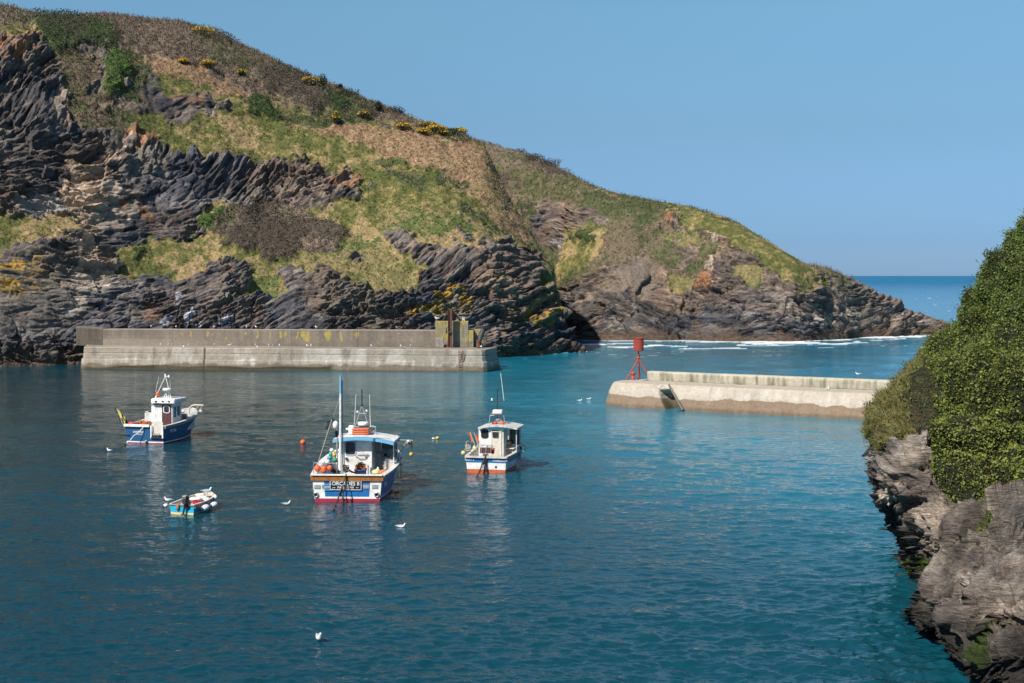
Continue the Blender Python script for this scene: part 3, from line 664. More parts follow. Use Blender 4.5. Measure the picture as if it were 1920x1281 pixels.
i,j,p_ = pick(NX, m&(NPX < 1900)&(NPY > 640), 17000)
V,Fc,C = leaves(p_, NN[i,j], .10, tones([(.09,.13,.025),(.07,.10,.02),(.14,.13,.04)], len(p_)), RNG.random((len(p_),1))*.25)
props(np_mesh('low_shrub', V, Fc, MATS['leaf'], C), 'small green leaved plants between the grass on the near cliff lip', 'undergrowth', kind='stuff')

# ------------------------------------------------------------------ cover on the far slopes
def slope_cover(X, N, cls, col, tag_, n_grass, n_bush):
    up = np.array([0,-.1,1.0]); vis = np.ones(cls.shape, bool)
    m = np.isin(cls,(GRASS,DRY,MIX,OLIVE,HEATH))
    i,j,p_ = pick(X, m, n_grass); c = col[i,j]*(.95+.55*RNG.random((n_grass,1)))
    hs = np.where(np.isin(cls[i,j],(HEATH,OLIVE)), .62, np.where(cls[i,j] == GRASS, .26, .36))
    V,Fc,C = blades(p_, unit(N[i,j]*.4+up), hs*(.6+.8*RNG.random(n_grass)), .055, c, per=3, lean=.55)
    props(np_mesh('slope_grass', V, Fc, MATS['leaf'], C), *tag_[0], kind='stuff')
    m = np.isin(cls,(SCRUB,BUSH,DARKG,HEATH,OLIVE)); wt = np.where(np.isin(cls,(HEATH,OLIVE)), .35, 1.6)
    i,j,p_ = pick(X, m, n_bush, wt=wt); c = col[i,j]*(.85+.7*RNG.random((n_bush,1)))
    big = np.isin(cls[i,j],(SCRUB,BUSH,DARKG))
    V,Fc,C = leaves(p_, N[i,j], .26, c, RNG.random((n_bush,1))*np.where(big,.9,.6)[:,None], bias=.5)
    props(np_mesh('slope_scrub', V, Fc, MATS['leaf'], C), *tag_[1], kind='stuff')
slope_cover(HX, HN, HC, HCOL, (('rough green and straw grass tufts over the big left hillside','grass'),('low brown and green scrub patches over the big left hillside','scrub')), 110000, 90000)
slope_cover(EX, EN, EC, ECOL, (('short olive turf tufts over the far headland slope','grass'),('low dark scrub along the crest of the far headland','scrub')), 30000, 22000)
# ------------------------------------------------------------------ harbour walls
attr_mat('concrete', rough=.88, nscale=3.5, amt=.16, bump=.03, spec=.25)
simple('rust', (.16,.065,.038), .8, .1, .3, 9, (.07,.035,.028), bump=.01)
simple('red_paint', (.44,.065,.040), .65, 0, .3, 11, (.20,.05,.04))
simple('dark_steel', (.055,.055,.058), .6, .2, .2, 8)
simple('grey_box', (.30,.27,.25), .6, 0, .25, 5, (.18,.12,.09))
simple('wood_weathered', (.20,.17,.14), .85, 0, .3, 9)
simple('lamp_white', (.75,.75,.73), .4)
def pline(pts, step):
    pts = np.array(pts, float); out = [pts[0]]
    for a,b in zip(pts[:-1], pts[1:]):
        n = max(1, int(np.linalg.norm(b-a)/step)); out += [a+(b-a)*k/n for k in range(1,n+1)]
    return np.array(out)
def wall_mesh(name, path, inner0, prof, stepz, parent, paint, shape=None, step=.09, ninner=24):
    """path: plan polyline of the wall top; prof: (outward offset, z) rows; inner0: plan polyline the deck runs to"""
    p = pline(path, step); n = len(p)
    d = np.gradient(p, axis=0); d /= np.linalg.norm(d, axis=1, keepdims=True); out = np.stack([d[:,1], -d[:,0]], 1)
    k = 7; o2 = np.stack([np.convolve(np.pad(out[:,i],k,'edge'), np.ones(2*k+1)/(2*k+1), 'valid') for i in (0,1)], 1); out = o2/np.linalg.norm(o2,axis=1,keepdims=True)
    a = np.array(inner0, float)           # inner polyline: nearest point on the segment
    A, B = a[0], a[1]; ab = B-A; t = np.clip(((p-A)@ab)/(ab@ab), 0, 1); q = A+t[:,None]*ab
    pr = pline(prof, stepz); rows = []
    for off, z in pr: rows.append(np.concatenate([p+out*off, np.full((n,1), z)], 1))
    top = pr[-1]; e = p+out*top[0]
    for s_ in np.linspace(0,1,ninner+1)[1:]: rows.append(np.concatenate([e*(1-s_)+q*s_, np.full((n,1), top[1]+.04*s_)], 1))
    X = np.array(rows).astype(np.float32); nface = len(pr)
    sarc = np.concatenate([[0], np.cumsum(np.linalg.norm(np.diff(p,axis=0),axis=1))])
    Sx = np.broadcast_to(sarc[None,:], X.shape[:2]); face = np.zeros(X.shape[:2]); face[:nface] = 1
    Nn = np.concatenate([out, np.zeros((n,1))], 1)
    h = .05*fbm(X, .6, 3, .6, 701)+.025*fbm(X, 3, 2, .6, 705)
    if shape is not None: h = h+shape(X, Sx)
    X += (Nn[None]*(h*face)[...,None]).astype(np.float32)
    X[...,2] += (.03*fbm(X, .8, 3, .6, 711)*(1-face)).astype(np.float32)
    c = paint(X, Sx, face)
    return np_mesh(name, X.reshape(-1,3), grid_faces(*X.shape[:2]), MATS['concrete'], c.reshape(-1,3), parent=parent)
def mixc(c, k, col): k = np.clip(k,0,1)[...,None]; return c*(1-k)+np.array(col)*k
def g2(px, py, z=0.0): a = G(px, py, z); return (float(a[0]), float(a[1]))

# ---- long breakwater under the hill
LB = empty('breakwater', (g2(530,695)[0], g2(530,695)[1], 0), 'long grey concrete harbour wall with raised parapet at the foot of the big hill', 'breakwater')
def loc_xy(root, pts): return [(x-root.location.x, y-root.location.y) for x,y in pts]
A0, B0 = g2(158,691.5), g2(908,698.3)
pth = [(A0[0]-1.9, A0[1]+8), (A0[0]-.2, A0[1]+.6), (A0[0]+.3, A0[1]+.1), (B0[0]-.3, B0[1]), (B0[0]+.1,B0[1]+.4), (B0[0]+1.5, B0[1]+6.5)]
def lb_shape(X, S):
    z = X[...,2]; h = -.05*((z > 1.28)&(z < 1.36))+.0*z
    seam = (np.abs((S-24.2)) < .12)|(np.abs(S-17.5) < .05); return h-.08*seam-.04*(np.abs(z-2.05) < .05)
def lb_paint(X, S, face):
    x,y,z = X[...,0],X[...,1],X[...,2]; Q = np.stack([S, z*.25, 0*z],-1)
    c = np.broadcast_to(np.array([.30,.258,.208]), X.shape).copy()
    c *= (1+.20*fbm(np.stack([S*.12, z*2.2, 0*z],-1), .9, 3, .6, 721))[...,None]
    # lift bands and cast panels of slightly different age
    pan = np.floor(S/4.3+.8*(z > 1.3)+.37*np.floor(z/.72)); c *= (1+.10*np.sin(pan*12.9))[...,None]
    streak = fbm(Q, 1.6, 4, .65, 731)
    c = mixc(c, sstep(.05,.5,streak)*sstep(1.9,1.2,z+.4*vnoise(X,.3,9))*face*.75, [.52,.485,.425])
    c = mixc(c, sstep(.15,.55,-streak)*face*.55, [.13,.115,.095])
    c = mixc(c, sstep(.0,.5,fbm(Q,.45,4,.6,741)-.05)*face*sstep(.3,1.5,z)*.5, [.56,.53,.47])
    for zz in (.72,1.33,2.05,2.62): c = mixc(c, (np.abs(z-zz+.02*np.sin(S*.4)) < .035)*face*.45*sstep(-.3,.2,vnoise(Q,.3,zz*9)), [.10,.085,.07])
    c = mixc(c, ((np.abs(S-24.2) < .13))*face*.8, [.07,.05,.045])
    tide = sstep(.95,.55,z+.22*vnoise(Q,1.1,751)+.15*vnoise(Q,.2,752)); c = mixc(c, tide*face*.85, [.155,.115,.080])
    wd = sstep(.42,.25,z+.35*vnoise(X,.25,761)-.12)*sstep(.15,.35,vnoise(Q,.16,762)+.1); c = mixc(c, wd*face*.9, [.040,.036,.018])
    c = mixc(c, sstep(.28,.1,z)*face*.7, [.075,.065,.040])
    c = mixc(c, (1-face)*.6*sstep(-.3,.4,fbm(X,.5,3,.6,771)), [.20,.165,.13])
    lx = x+LB.location.x
    rs = np.exp(-((lx-P(861,670,177)[0])/.12)**2)+np.exp(-((lx-P(868,670,177)[0])/.10)**2); c = mixc(c, rs*face*.65*(.6+.6*vnoise(Q,2,5)), [.15,.065,.04])
    return c
inn = [(A0[0]+1.2, A0[1]+4.6), (B0[0]-3.2, B0[1]+4.6)]
wall_mesh('quay', loc_xy(LB,pth), loc_xy(LB,inn), [(.55,-1.6),(.42,.1),(.30,1.30),(.12,1.36),(0,2.70),(-.06,2.8)], .06, LB, lb_paint, lb_shape)
simple('rock_fill', (.13,.12,.11), .9)
bk = MB(); (ax,ay),(bx,by) = loc_xy(LB, inn)
bk.add([(ax-2,ay,2.82),(bx+2,by,2.82),(bx+3.5,by+6,2.5),(ax-2,ay+9,2.5),(ax-2,ay,-1),(bx+2,by,-1),(bx+3.5,by+6,-1),(ax-2,ay+9,-1)], [(0,1,2,3),(1,5,6,2),(0,3,7,4),(3,2,6,7)])
bk.build('quay_core', 'concrete', LB)
def parapet(name, a, b, thick, z0, z1, parent, paint, step=.09, rnd=.10):
    a, b = np.array(a), np.array(b); L_ = np.linalg.norm(b-a); n = int(L_/step); d = (b-a)/L_; nb_ = np.array([-d[1], d[0]])
    pr = pline([(0,z0),(0,z1-rnd),(rnd*.3,z1-rnd*.3),(rnd,z1),(thick-rnd,z1+.01),(thick,z1-rnd),(thick,z0-.6)], .09)
    S = np.linspace(0,L_,n); X = np.zeros((len(pr), n, 3)); X[...,:2] = a+d*S[None,:,None]+nb_*pr[:,0][:,None,None]; X[...,2] = pr[:,1][:,None]
    X = X.astype(np.float32); X[...,:2] += (nb_*(.03*fbm(X,.9,3,.6,781))[...,None]); X[...,2] += .02*fbm(X,1.1,3,.6,785)
    Sx = np.broadcast_to(S, X.shape[:2]); c = paint(X, Sx, np.ones(X.shape[:2]))
    # end caps
    o = np_mesh(name, X.reshape(-1,3), grid_faces(*X.shape[:2])[:, ::-1], MATS['concrete'], c.reshape(-1,3), parent=parent)
    for q, nm in ((0,'wall_end'),(n-1,'wall_end')):
        V = X[:,q]; m = V.mean(0)[None]; k = len(V); VV = np.concatenate([V, m]); F_ = np.array([(i,(i+1) % k,k) for i in range(k)])
        np_mesh(nm, VV, F_, MATS['concrete'], np.full((k+1,3), c[:,q].mean(0)), parent=o)
    return o
YEL = [(355,.4),(388,.5),(483,.5),(505,.25),(524,.6),(532,.5),(556,.7),(570,1.0),(578,.7),(613,.8),(640,.4),(668,.3),(672,.3),(460,.3)]
def pp_paint(X, S, face):
    x,z = X[...,0]+LB.location.x, X[...,2]; pxs = 960+x/(X[...,1]+LB.location.y)*F; Q = np.stack([S, z*.2, 0*z],-1)
    c = np.broadcast_to(np.array([.205,.172,.135]), X.shape).copy()
    c *= (1+.16*fbm(np.stack([S*.15,z*3,0*z],-1), 1, 3, .6, 801))[...,None]
    pan = np.floor(S/7.9); c *= (1+.07*np.sin(pan*7.7))[...,None]
    c = mixc(c, sstep(0,.5,vnoise(Q,1.4,811))*.4, [.25,.21,.17]); c = mixc(c, sstep(.1,.6,-vnoise(Q,2.2,812))*.35, [.12,.10,.085])
    c = mixc(c, sstep(3.78,3.72,z)*sstep(18,2,S)*.55*(z < 3.8), [.30,.255,.21])
    c = mixc(c, (np.abs(z-3.75) < .03)*.55*sstep(-.2,.1,vnoise(Q,.3,5)), [.48,.45,.40])
    for s_ in (9.4, 25.3, 34, 49): c = mixc(c, (np.abs(S-s_) < .05)*.5, [.09,.08,.07])
    c = mixc(c, (z > 4.93)*.5, [.33,.29,.25])
    for q,k in YEL:
        w_ = 5*k; m = np.exp(-(((pxs-q+5*vnoise(X,1.1,823))/w_)**2))*sstep(3.4,4.0,z+.5*vnoise(Q,2.4,825))*sstep(5.1,4.5,z); c = mixc(c, sstep(.25,.85,m+.55*fbm(X,1.8,4,.65,821))*.8, [.40,.33,.075])
    return c
p0 = P(193,640,186.8); p1 = P(818,640,182.6)
parapet('parapet', (p0[0]-LB.location.x,p0[1]-LB.location.y), (p1[0]-LB.location.x,p1[1]-LB.location.y), 1.3, 2.78, 5.02, LB, pp_paint)
q0 = P(143,640,192.5)
def dk_paint(X,S,face): c = pp_paint(X,S+30,face); return c*.52  # same colours as the parapet, evenly darkened for the return
parapet('parapet', (q0[0]-LB.location.x,q0[1]-LB.location.y), (p0[0]-.02-LB.location.x,p0[1]+.05-LB.location.y), 1.2, 2.6, 5.16, LB, dk_paint)['label'] = 'darker toned return of the parapet'
# end block with yellow lichen
def blk_paint(X, S, face):
    z = X[...,2]; c = np.broadcast_to(np.array([.25,.22,.165]), X.shape).copy(); c *= (1+.2*fbm(X,1.2,3,.6,831))[...,None]
    m = fbm(X,1.3,4,.7,841)+.30*sstep(3.3,4.2,z)-.05; c = mixc(c, sstep(.05,.5,m)*.8, [.36,.285,.07]); c = mixc(c, sstep(.1,.5,-fbm(X*np.array([1,1,.3]),2.2,3,.6,845))*.5, [.10,.085,.06]); return mixc(c, (np.abs(z-3.75) < .04)*.5, [.4,.37,.3])
def block(name, px0, px1, Y, thick, z1, parent):
    a = P(px0,640,Y); b = P(px1,640,Y-.012*(px1-px0)/13); lx,ly = LB.location.x, LB.location.y
    return parapet(name, (a[0]-lx,a[1]-ly), (b[0]-lx,b[1]-ly), thick, 2.79, z1, parent, blk_paint, step=.07, rnd=.04)
block('end_block', 816.5, 877.5, 182.2, 2.0, 6.15, LB); block('end_block', 878.2, 887.5, 182.0, 1.9, 5.0, LB); block('end_block', 888, 905, 183.6, 1.4, 5.05, LB)
def at(px,py,Y): return Vector(P(px,py,Y))
# rusty derrick post in front of the block
d0 = at(844,651,181.2); d0.z = 2.83
t = empty('derrick_post', d0, 'tall rusty steel derrick post with two back stays in front of the end block', 'derrick')
m = MB(); zt = at(844,579,181.2).z-d0.z
m.box((-.24,0,zt/2),(.05,.5,zt)); m.box((.24,0,zt/2),(.05,.5,zt)); m.box((0,0,zt/2),(.43,.06,zt)); m.build('steel_beam','rust',t)
m = MB(); m.tube([(-.1,.1,zt*.97),(-1.0,1.6,3.35)], .10); m.build('back_stay','rust',t)
m = MB(); m.tube([(.1,.1,zt*.97),(1.35,1.6,3.35)], .10); m.build('back_stay','rust',t)
m = MB(); m.box((0,-.05,.06),(1.1,.9,.12)); m.box((-.5,.1,.2),(.5,.4,.35)); m.build('base_plate','rust',t)
m = MB(); m.box((.0,-.28,2.0),(.36,.12,.25)); m.build('bracket','dark_steel',t)
c0 = at(824.5,649,181.0); m = MB(); m.rbox((0,0,.65),(1.05,.6,1.2),.04); m.box((0,0,.03),(1.0,.5,.06))
cb = empty('control_cabinet', (c0.x,c0.y,2.82), 'grey metal cabinet standing left of the rusty derrick post', 'cabinet')
m.build('cabinet_body','grey_box',cb); m = MB(); m.box((-.26,-.315,.68),(.48,.03,1.05)); m.build('cabinet_door','grey_box',cb); m = MB(); m.box((.26,-.315,.68),(.48,.03,1.05)); m.build('cabinet_door','grey_box',cb)
l0 = at(837,612,181.6); lt = empty('wall_lamp', l0, 'grey floodlight on a bracket fixed to the end block beside the rusty post', 'lamp')
m = MB(); m.rbox((0,0,0),(.42,.25,.32),.05); m.build('lamp_head','grey_box',lt); m = MB(); m.tube([(0,.1,-.15),(0,.1,-.9)],.05); m.box((0,.1,-.75),(.22,.15,.35)); m.build('bracket','dark_steel',lt)
l0 = at(869,603,182.8); lt = empty('lantern_frame', (l0.x,l0.y,6.16), 'small white lantern frame on top of the end block', 'lantern')
m = MB(); m.box((-.13,0,.25),(.06,.06,.5)); m.box((.13,0,.25),(.06,.06,.5)); m.box((0,0,.5),(.32,.1,.06)); m.build('frame','lamp_white',lt); m = MB(); m.lathe((0,0,.08),[(0,0),(.08,0),(.08,.25),(0,.28)],10); m.build('lens','lamp_white',lt)
b0 = at(897,650,180.6); bt = empty('mooring_post', (b0.x,b0.y,2.83), 'leaning black mooring post with a rusty foot at the tip of the long wall', 'mooring post')
m = MB(); m.lathe((0,0,0),[(.30,0),(.30,.5),(.24,.8),(.28,.95),(0,1.0)],12); m.build('foot','rust',bt)
m = MB(); m.tube([(.05,.15,.6),(.3,.4,1.5),(.62,.55,2.3)],[.26,.36,.30],10); m.build('post','dark_steel',bt)
r0 = at(864.5,690,176.9); lt = empty('ladder', (r0.x,r0.y,0), 'rusty iron ladder fixed down the quay face near the tip of the long wall', 'ladder')
m = MB(); m.box((-.25,-.55,1.45),(.07,.07,2.5),rx=.10); m.build('rail','rust',lt); m = MB(); m.box((.25,-.55,1.45),(.07,.07,2.5),rx=.10); m.build('rail','rust',lt)
for k in range(8): m = MB(); m.tube([(-.24,-.40-.03*(8-k),.35+.3*k),(.24,-.40-.03*(8-k),.35+.3*k)],.025,6); m.build('rung','rust',lt)

# ---- short pale breakwater on the right
C0, D0 = g2(1137,761.5), g2(1640,788.5)
dv = np.array([D0[0]-C0[0], D0[1]-C0[1]]); dv /= np.linalg.norm(dv); nv = np.array([-dv[1], dv[0]])
if nv[1] < 0: nv = -nv
c0, d1 = np.array(C0), np.array(D0)+dv*16
RB = empty('breakwater', (float(c0[0]+8), float(c0[1]), 0), 'short pale concrete breakwater with brown tide line and red beacon on its tip', 'breakwater')
RL = np.array([RB.location.x, RB.location.y])
arc = [c0+nv*6.6+dv*1.0, c0+nv*5.0-dv*.2, c0+nv*3.2-dv*.62, c0+nv*1.5-dv*.45, c0+nv*.5+dv*.1, c0+dv*1.0]
top_in = .95
pth = [p+nv*0-RL for p in arc]+[d1-RL]
def rb_shape(X, S):
    # broken slipway notch with a timber on its right flank
    x = X[...,0]+RL[0]; z = X[...,2]; y = X[...,1]+RL[1]; pxs = 960+x/y*F; pys = PY(y, z)
    lo = 1238+(pys-742)*.45; hi = 1254+(pys-722)*.60
    m = sstep(-2,3,pxs-lo)*sstep(2,-3,pxs-hi)*sstep(728,745,pys)
    rub = sstep(1212,1235,pxs)*sstep(1262,1250,pxs)*sstep(742,712,pys)
    return -1.5*m-.35*rub*np.abs(fbm(X,2.2,3,.6,851))*2+.10*fbm(X,.35,2,.6,855)
def rb_paint(X, S, face):
    x = X[...,0]+RL[0]; z = X[...,2]; y = X[...,1]+RL[1]; pxs = 960+x/y*F; pys = PY(y, z); Q = np.stack([S, z*.22, 0*z],-1)
    c = np.broadcast_to(np.array([.44,.375,.305]), X.shape).copy(); c *= (1+.13*fbm(X,.7,4,.6,861))[...,None]
    c = mixc(c, sstep(0,.6,fbm(Q,1.8,3,.6,865))*face*.4, [.60,.54,.47]); c = mixc(c, sstep(.1,.5,-fbm(Q,1.3,3,.6,866))*face*.35, [.30,.26,.21])
    c = mixc(c, sstep(1.75,2.1,z+.2*vnoise(Q,1,867))*face*.35, [.42,.37,.27])
    for s_ in (8.5,17,25.5,34): c = mixc(c, (np.abs(S-s_) < .06)*face*.35, [.25,.21,.17])
    tl = 1.08+.12*vnoise(Q,.8,871)+.10*vnoise(Q,.25,872)+.03*vnoise(Q,4,873)
    c = mixc(c, sstep(.03,-.03,z-tl)*face*.93, [.225,.150,.098]); c *= (1-.3*face*sstep(.5,.1,z))[...,None]
    c = mixc(c, sstep(0,.6,vnoise(Q,3,874))*(z < 1)*face*.25, [.30,.22,.15])
    lo = 1236+(pys-742)*.45; hi = 1256+(pys-722)*.60; m = (pxs > lo)*(pxs < hi)*(pys > 738)
    c = mixc(c, m*.8*sstep(-.35,.1,fbm(X,2,3,.6,877)+.02*(pys-745)), [.050,.048,.030])
    rub = sstep(1212,1230,pxs)*sstep(1262,1252,pxs)*sstep(745,712,pys)*face; c = mixc(c, rub*.5*sstep(0,.4,fbm(X,2.5,3,.6,878)), [.20,.16,.13])
    return c
inn = [c0+nv*3.4+dv*3.2-RL, d1+nv*3.7-RL]
wall_mesh('quay', pth, inn, [(.55,-1.5),(.35,.3),(.05,1.35),(-.28,2.0),(-.46,2.16),(-.72,2.2)], .05, RB, rb_paint, rb_shape, step=.07)
bk = MB(); e0, e1 = inn; w2 = nv*3.0
V = [e0-dv*1.2, e1, e1+w2, e0+w2-dv*.6]; bk.add([(p[0],p[1],2.235) for p in V]+[(p[0],p[1],-1) for p in V], [(0,1,2,3),(3,2,6,7),(0,3,7,4),(1,5,6,2)]); bk.build('quay_core','concrete',RB)
def rp_paint(X, S, face):
    z = X[...,2]; Q = np.stack([S, z*.12, 0*z],-1); c = np.broadcast_to(np.array([.43,.39,.30]), X.shape).copy(); c *= (1+.12*fbm(X,.9,3,.6,881))[...,None]
    s_ = fbm(Q,1.5,4,.7,885); c = mixc(c, sstep(-.15,.35,s_)*sstep(3.12,2.85,z)*.75, [.135,.130,.082]); c = mixc(c, sstep(.2,.6,fbm(Q,2.4,2,.6,886))*.5, [.10,.105,.065])
    return mixc(c, sstep(2.98,3.05,z)*.4, [.52,.47,.38])
s0 = np.array(P(1219,710,133.0)[:2])-RL; k = (s0-e0)@dv; s0 = e0+dv*k+nv*.2
parapet('parapet', s0, e1+nv*.2, 1.0, 2.22, 3.08, RB, rp_paint, rnd=.16)
a = at(1254,721.5,127.6); b = at(1280,769,126.2)
m = MB(); m.tube([(a.x-RL[0],a.y-RL[1],a.z),(b.x-RL[0],b.y-RL[1],max(b.z,-.1))], .13, 4); o = m.build('timber_fender','wood_weathered',RB)

# ---- red basket beacon
b0 = at(1197,709,133.8); bt = empty('beacon', (b0.x,b0.y,2.2), 'red basket beacon on a tripod at the tip of the pale breakwater', 'beacon')
sb = F/133.8
m = MB(); m.tube([(0,0,1.7),(.02,0,3.9)],.06); m.lathe((0,0,0),[(.10,1.95),(.16,2.0),(.16,2.12),(.10,2.16),(.10,2.22),(.16,2.26),(.16,2.36),(.08,2.45)],12); m.tube([(0,0,0),(0,0,1.8)],.045); m.build('pole','red_paint',bt)
for a_ in (200, -22, 80):
    m = MB(); m.tube([(0,0,1.95),(math.cos(R(a_))*1.28,math.sin(R(a_))*1.0,0)],.065,8); m.build('leg','red_paint',bt)
bs = MB(); z0, z1 = 2.75, 3.92
for z_,r_ in ((z0,.42),(z0+.4,.46),(z1,.52)): bs.torus((0,0,z_), r_, .03, 24, 6)
for k_ in range(26):
    a_ = 2*math.pi*k_/26; bs.box((math.cos(a_)*.475,math.sin(a_)*.475,(z0+z1)/2),(.02,.085,z1-z0),rz=a_)
bs.lathe((0,0,0),[(0,z1-.02),(.5,z1-.02),(.5,z1-.06),(0,z1-.06)],20); bs.lathe((0,0,0),[(0,z0),(.42,z0),(.42,z0+.03),(0,z0+.03)],20)
bs.build('basket','red_paint',bt)
bb = at(1187,707,133.2); bo = empty('bollard', (bb.x,bb.y,2.2), 'small red round topped bollard between the legs of the beacon', 'bollard')
m = MB(); m.lathe((0,0,0),[(.20,0),(.17,.1),(.15,.5),(.0,.52)],12); m.build('stem','red_paint',bo); m = MB(); m.ell((0,0,.62),(.25,.25,.2)); m.build('cap','red_paint',bo)
# ------------------------------------------------------------------ boats
simple('white_paint', (.84,.84,.82), .4, 0, .05, 2.2, (.58,.53,.46)); simple('cream', (.70,.65,.54), .5, 0, .15, 5)
simple('white_grubby', (.62,.60,.56), .5, 0, .15, 4, (.40,.37,.32)); simple('grey_wall', (.46,.48,.50), .5, 0, .08, 2)
simple('hull_blue', (.015,.16,.43), .4, 0, .10, 1.2, (.02,.13,.36)); simple('hull_navy', (.010,.085,.22), .5, 0, .12, 1.2, (.012,.075,.19)); simple('hull_cyan', (.02,.42,.66), .45, 0, .2, 4, (.03,.25,.42))
simple('boot_red', (.42,.02,.05), .5, 0, .2, 5, (.28,.03,.05)); simple('boot_orange', (.58,.13,.045), .5, 0, .2, 4, (.38,.09,.045))
simple('varnish', (.38,.14,.03), .35, 0, .25, 5); simple('light_blue', (.13,.42,.66), .5, 0, .1, 3, (.20,.46,.65)); simple('maroon', (.10,.04,.035), .5, 0, .15, 3)
simple('rubber', (.035,.035,.037), .6); simple('rub_grey', (.34,.32,.30), .6, 0, .2, 5); simple('deck_grey', (.30,.29,.27), .8, 0, .2, 4)
simple('steel', (.50,.50,.50), .35, .7, .1, 6); simple('galv', (.42,.42,.42), .5, .3, .15, 8); simple('orange', (.80,.13,.035), .45, 0, .1, 6); simple('orange_rope', (.62,.19,.06), .8, 0, .3, 12)
simple('salmon', (.66,.17,.08), .6, 0, .25, 9); simple('red_plastic', (.62,.03,.04), .4); simple('blue_plastic', (.02,.15,.50), .4); simple('yellow_plastic', (.70,.46,.06), .5); simple('teal_plastic', (.06,.42,.40), .5); simple('green_plastic', (.02,.30,.17), .5)
simple('pale_yellow', (.70,.62,.30), .5); simple('float_white', (.85,.85,.83), .4); simple('rope_dark', (.055,.045,.035), .9, 0, .3, 14); simple('rope_pale', (.50,.45,.38), .9, 0, .2, 14); simple('weed', (.045,.035,.025), .95, 0, .4, 9)
simple('flag_black', (.02,.02,.022), .8); simple('flag_yellow', (.75,.60,.04), .7); simple('flag_orange', (.80,.12,.03), .7); simple('fish_box', (.66,.60,.54), .7, 0, .1, 5); simple('wicker', (.35,.22,.13), .8, 0, .3, 10)
simple('letter_white', (.82,.82,.80), .5); simple('sign_black', (.015,.015,.018), .4); simple('hole', (.01,.01,.01), .8); simple('blue_fender', (.01,.05,.16), .5)
m_, nt_, b_ = new_mat('glass'); b_.inputs['Base Color'].default_value = (.03,.035,.04,1); b_.inputs['Roughness'].default_value = .06; b_.inputs['Specular IOR Level'].default_value = .8

class Boat:
    """local frame: x to starboard, y forward from the transom, z up from the waterline"""
    def __init__(s, name, px, py, head, label):
        g = G(px, py); s.o = Vector((float(g[0]), float(g[1]), 0)); s.M = Matrix.Rotation(-head, 4, 'Z'); s.h = head
        s.Mi = s.M.inverted(); s.root = empty(name, s.o, label, 'fishing boat' if name != 'dinghy' else 'dinghy', rz=-head)
    def _ray(s, px, py):
        a = Vector(P(px, py, 100.0))-Vector((0,0,H)); return s.Mi @ (Vector((0,0,H))-s.o), s.Mi @ a
    def at(s, px, py, dy):           # point on the cross-plane dy metres forward of the transom
        o, d = s._ray(px, py); return o+d*((dy-o.y)/d.y)
    def side(s, px, py, dx):
        o, d = s._ray(px, py); return o+d*((dx-o.x)/d.x)
    def w(s, p): return s.o+s.M @ Vector(p)
    def thing(s, name, p, label, cat, group=None, rz=0.0): return empty(name, s.w(p), label, cat, group, rz=-s.h+rz)

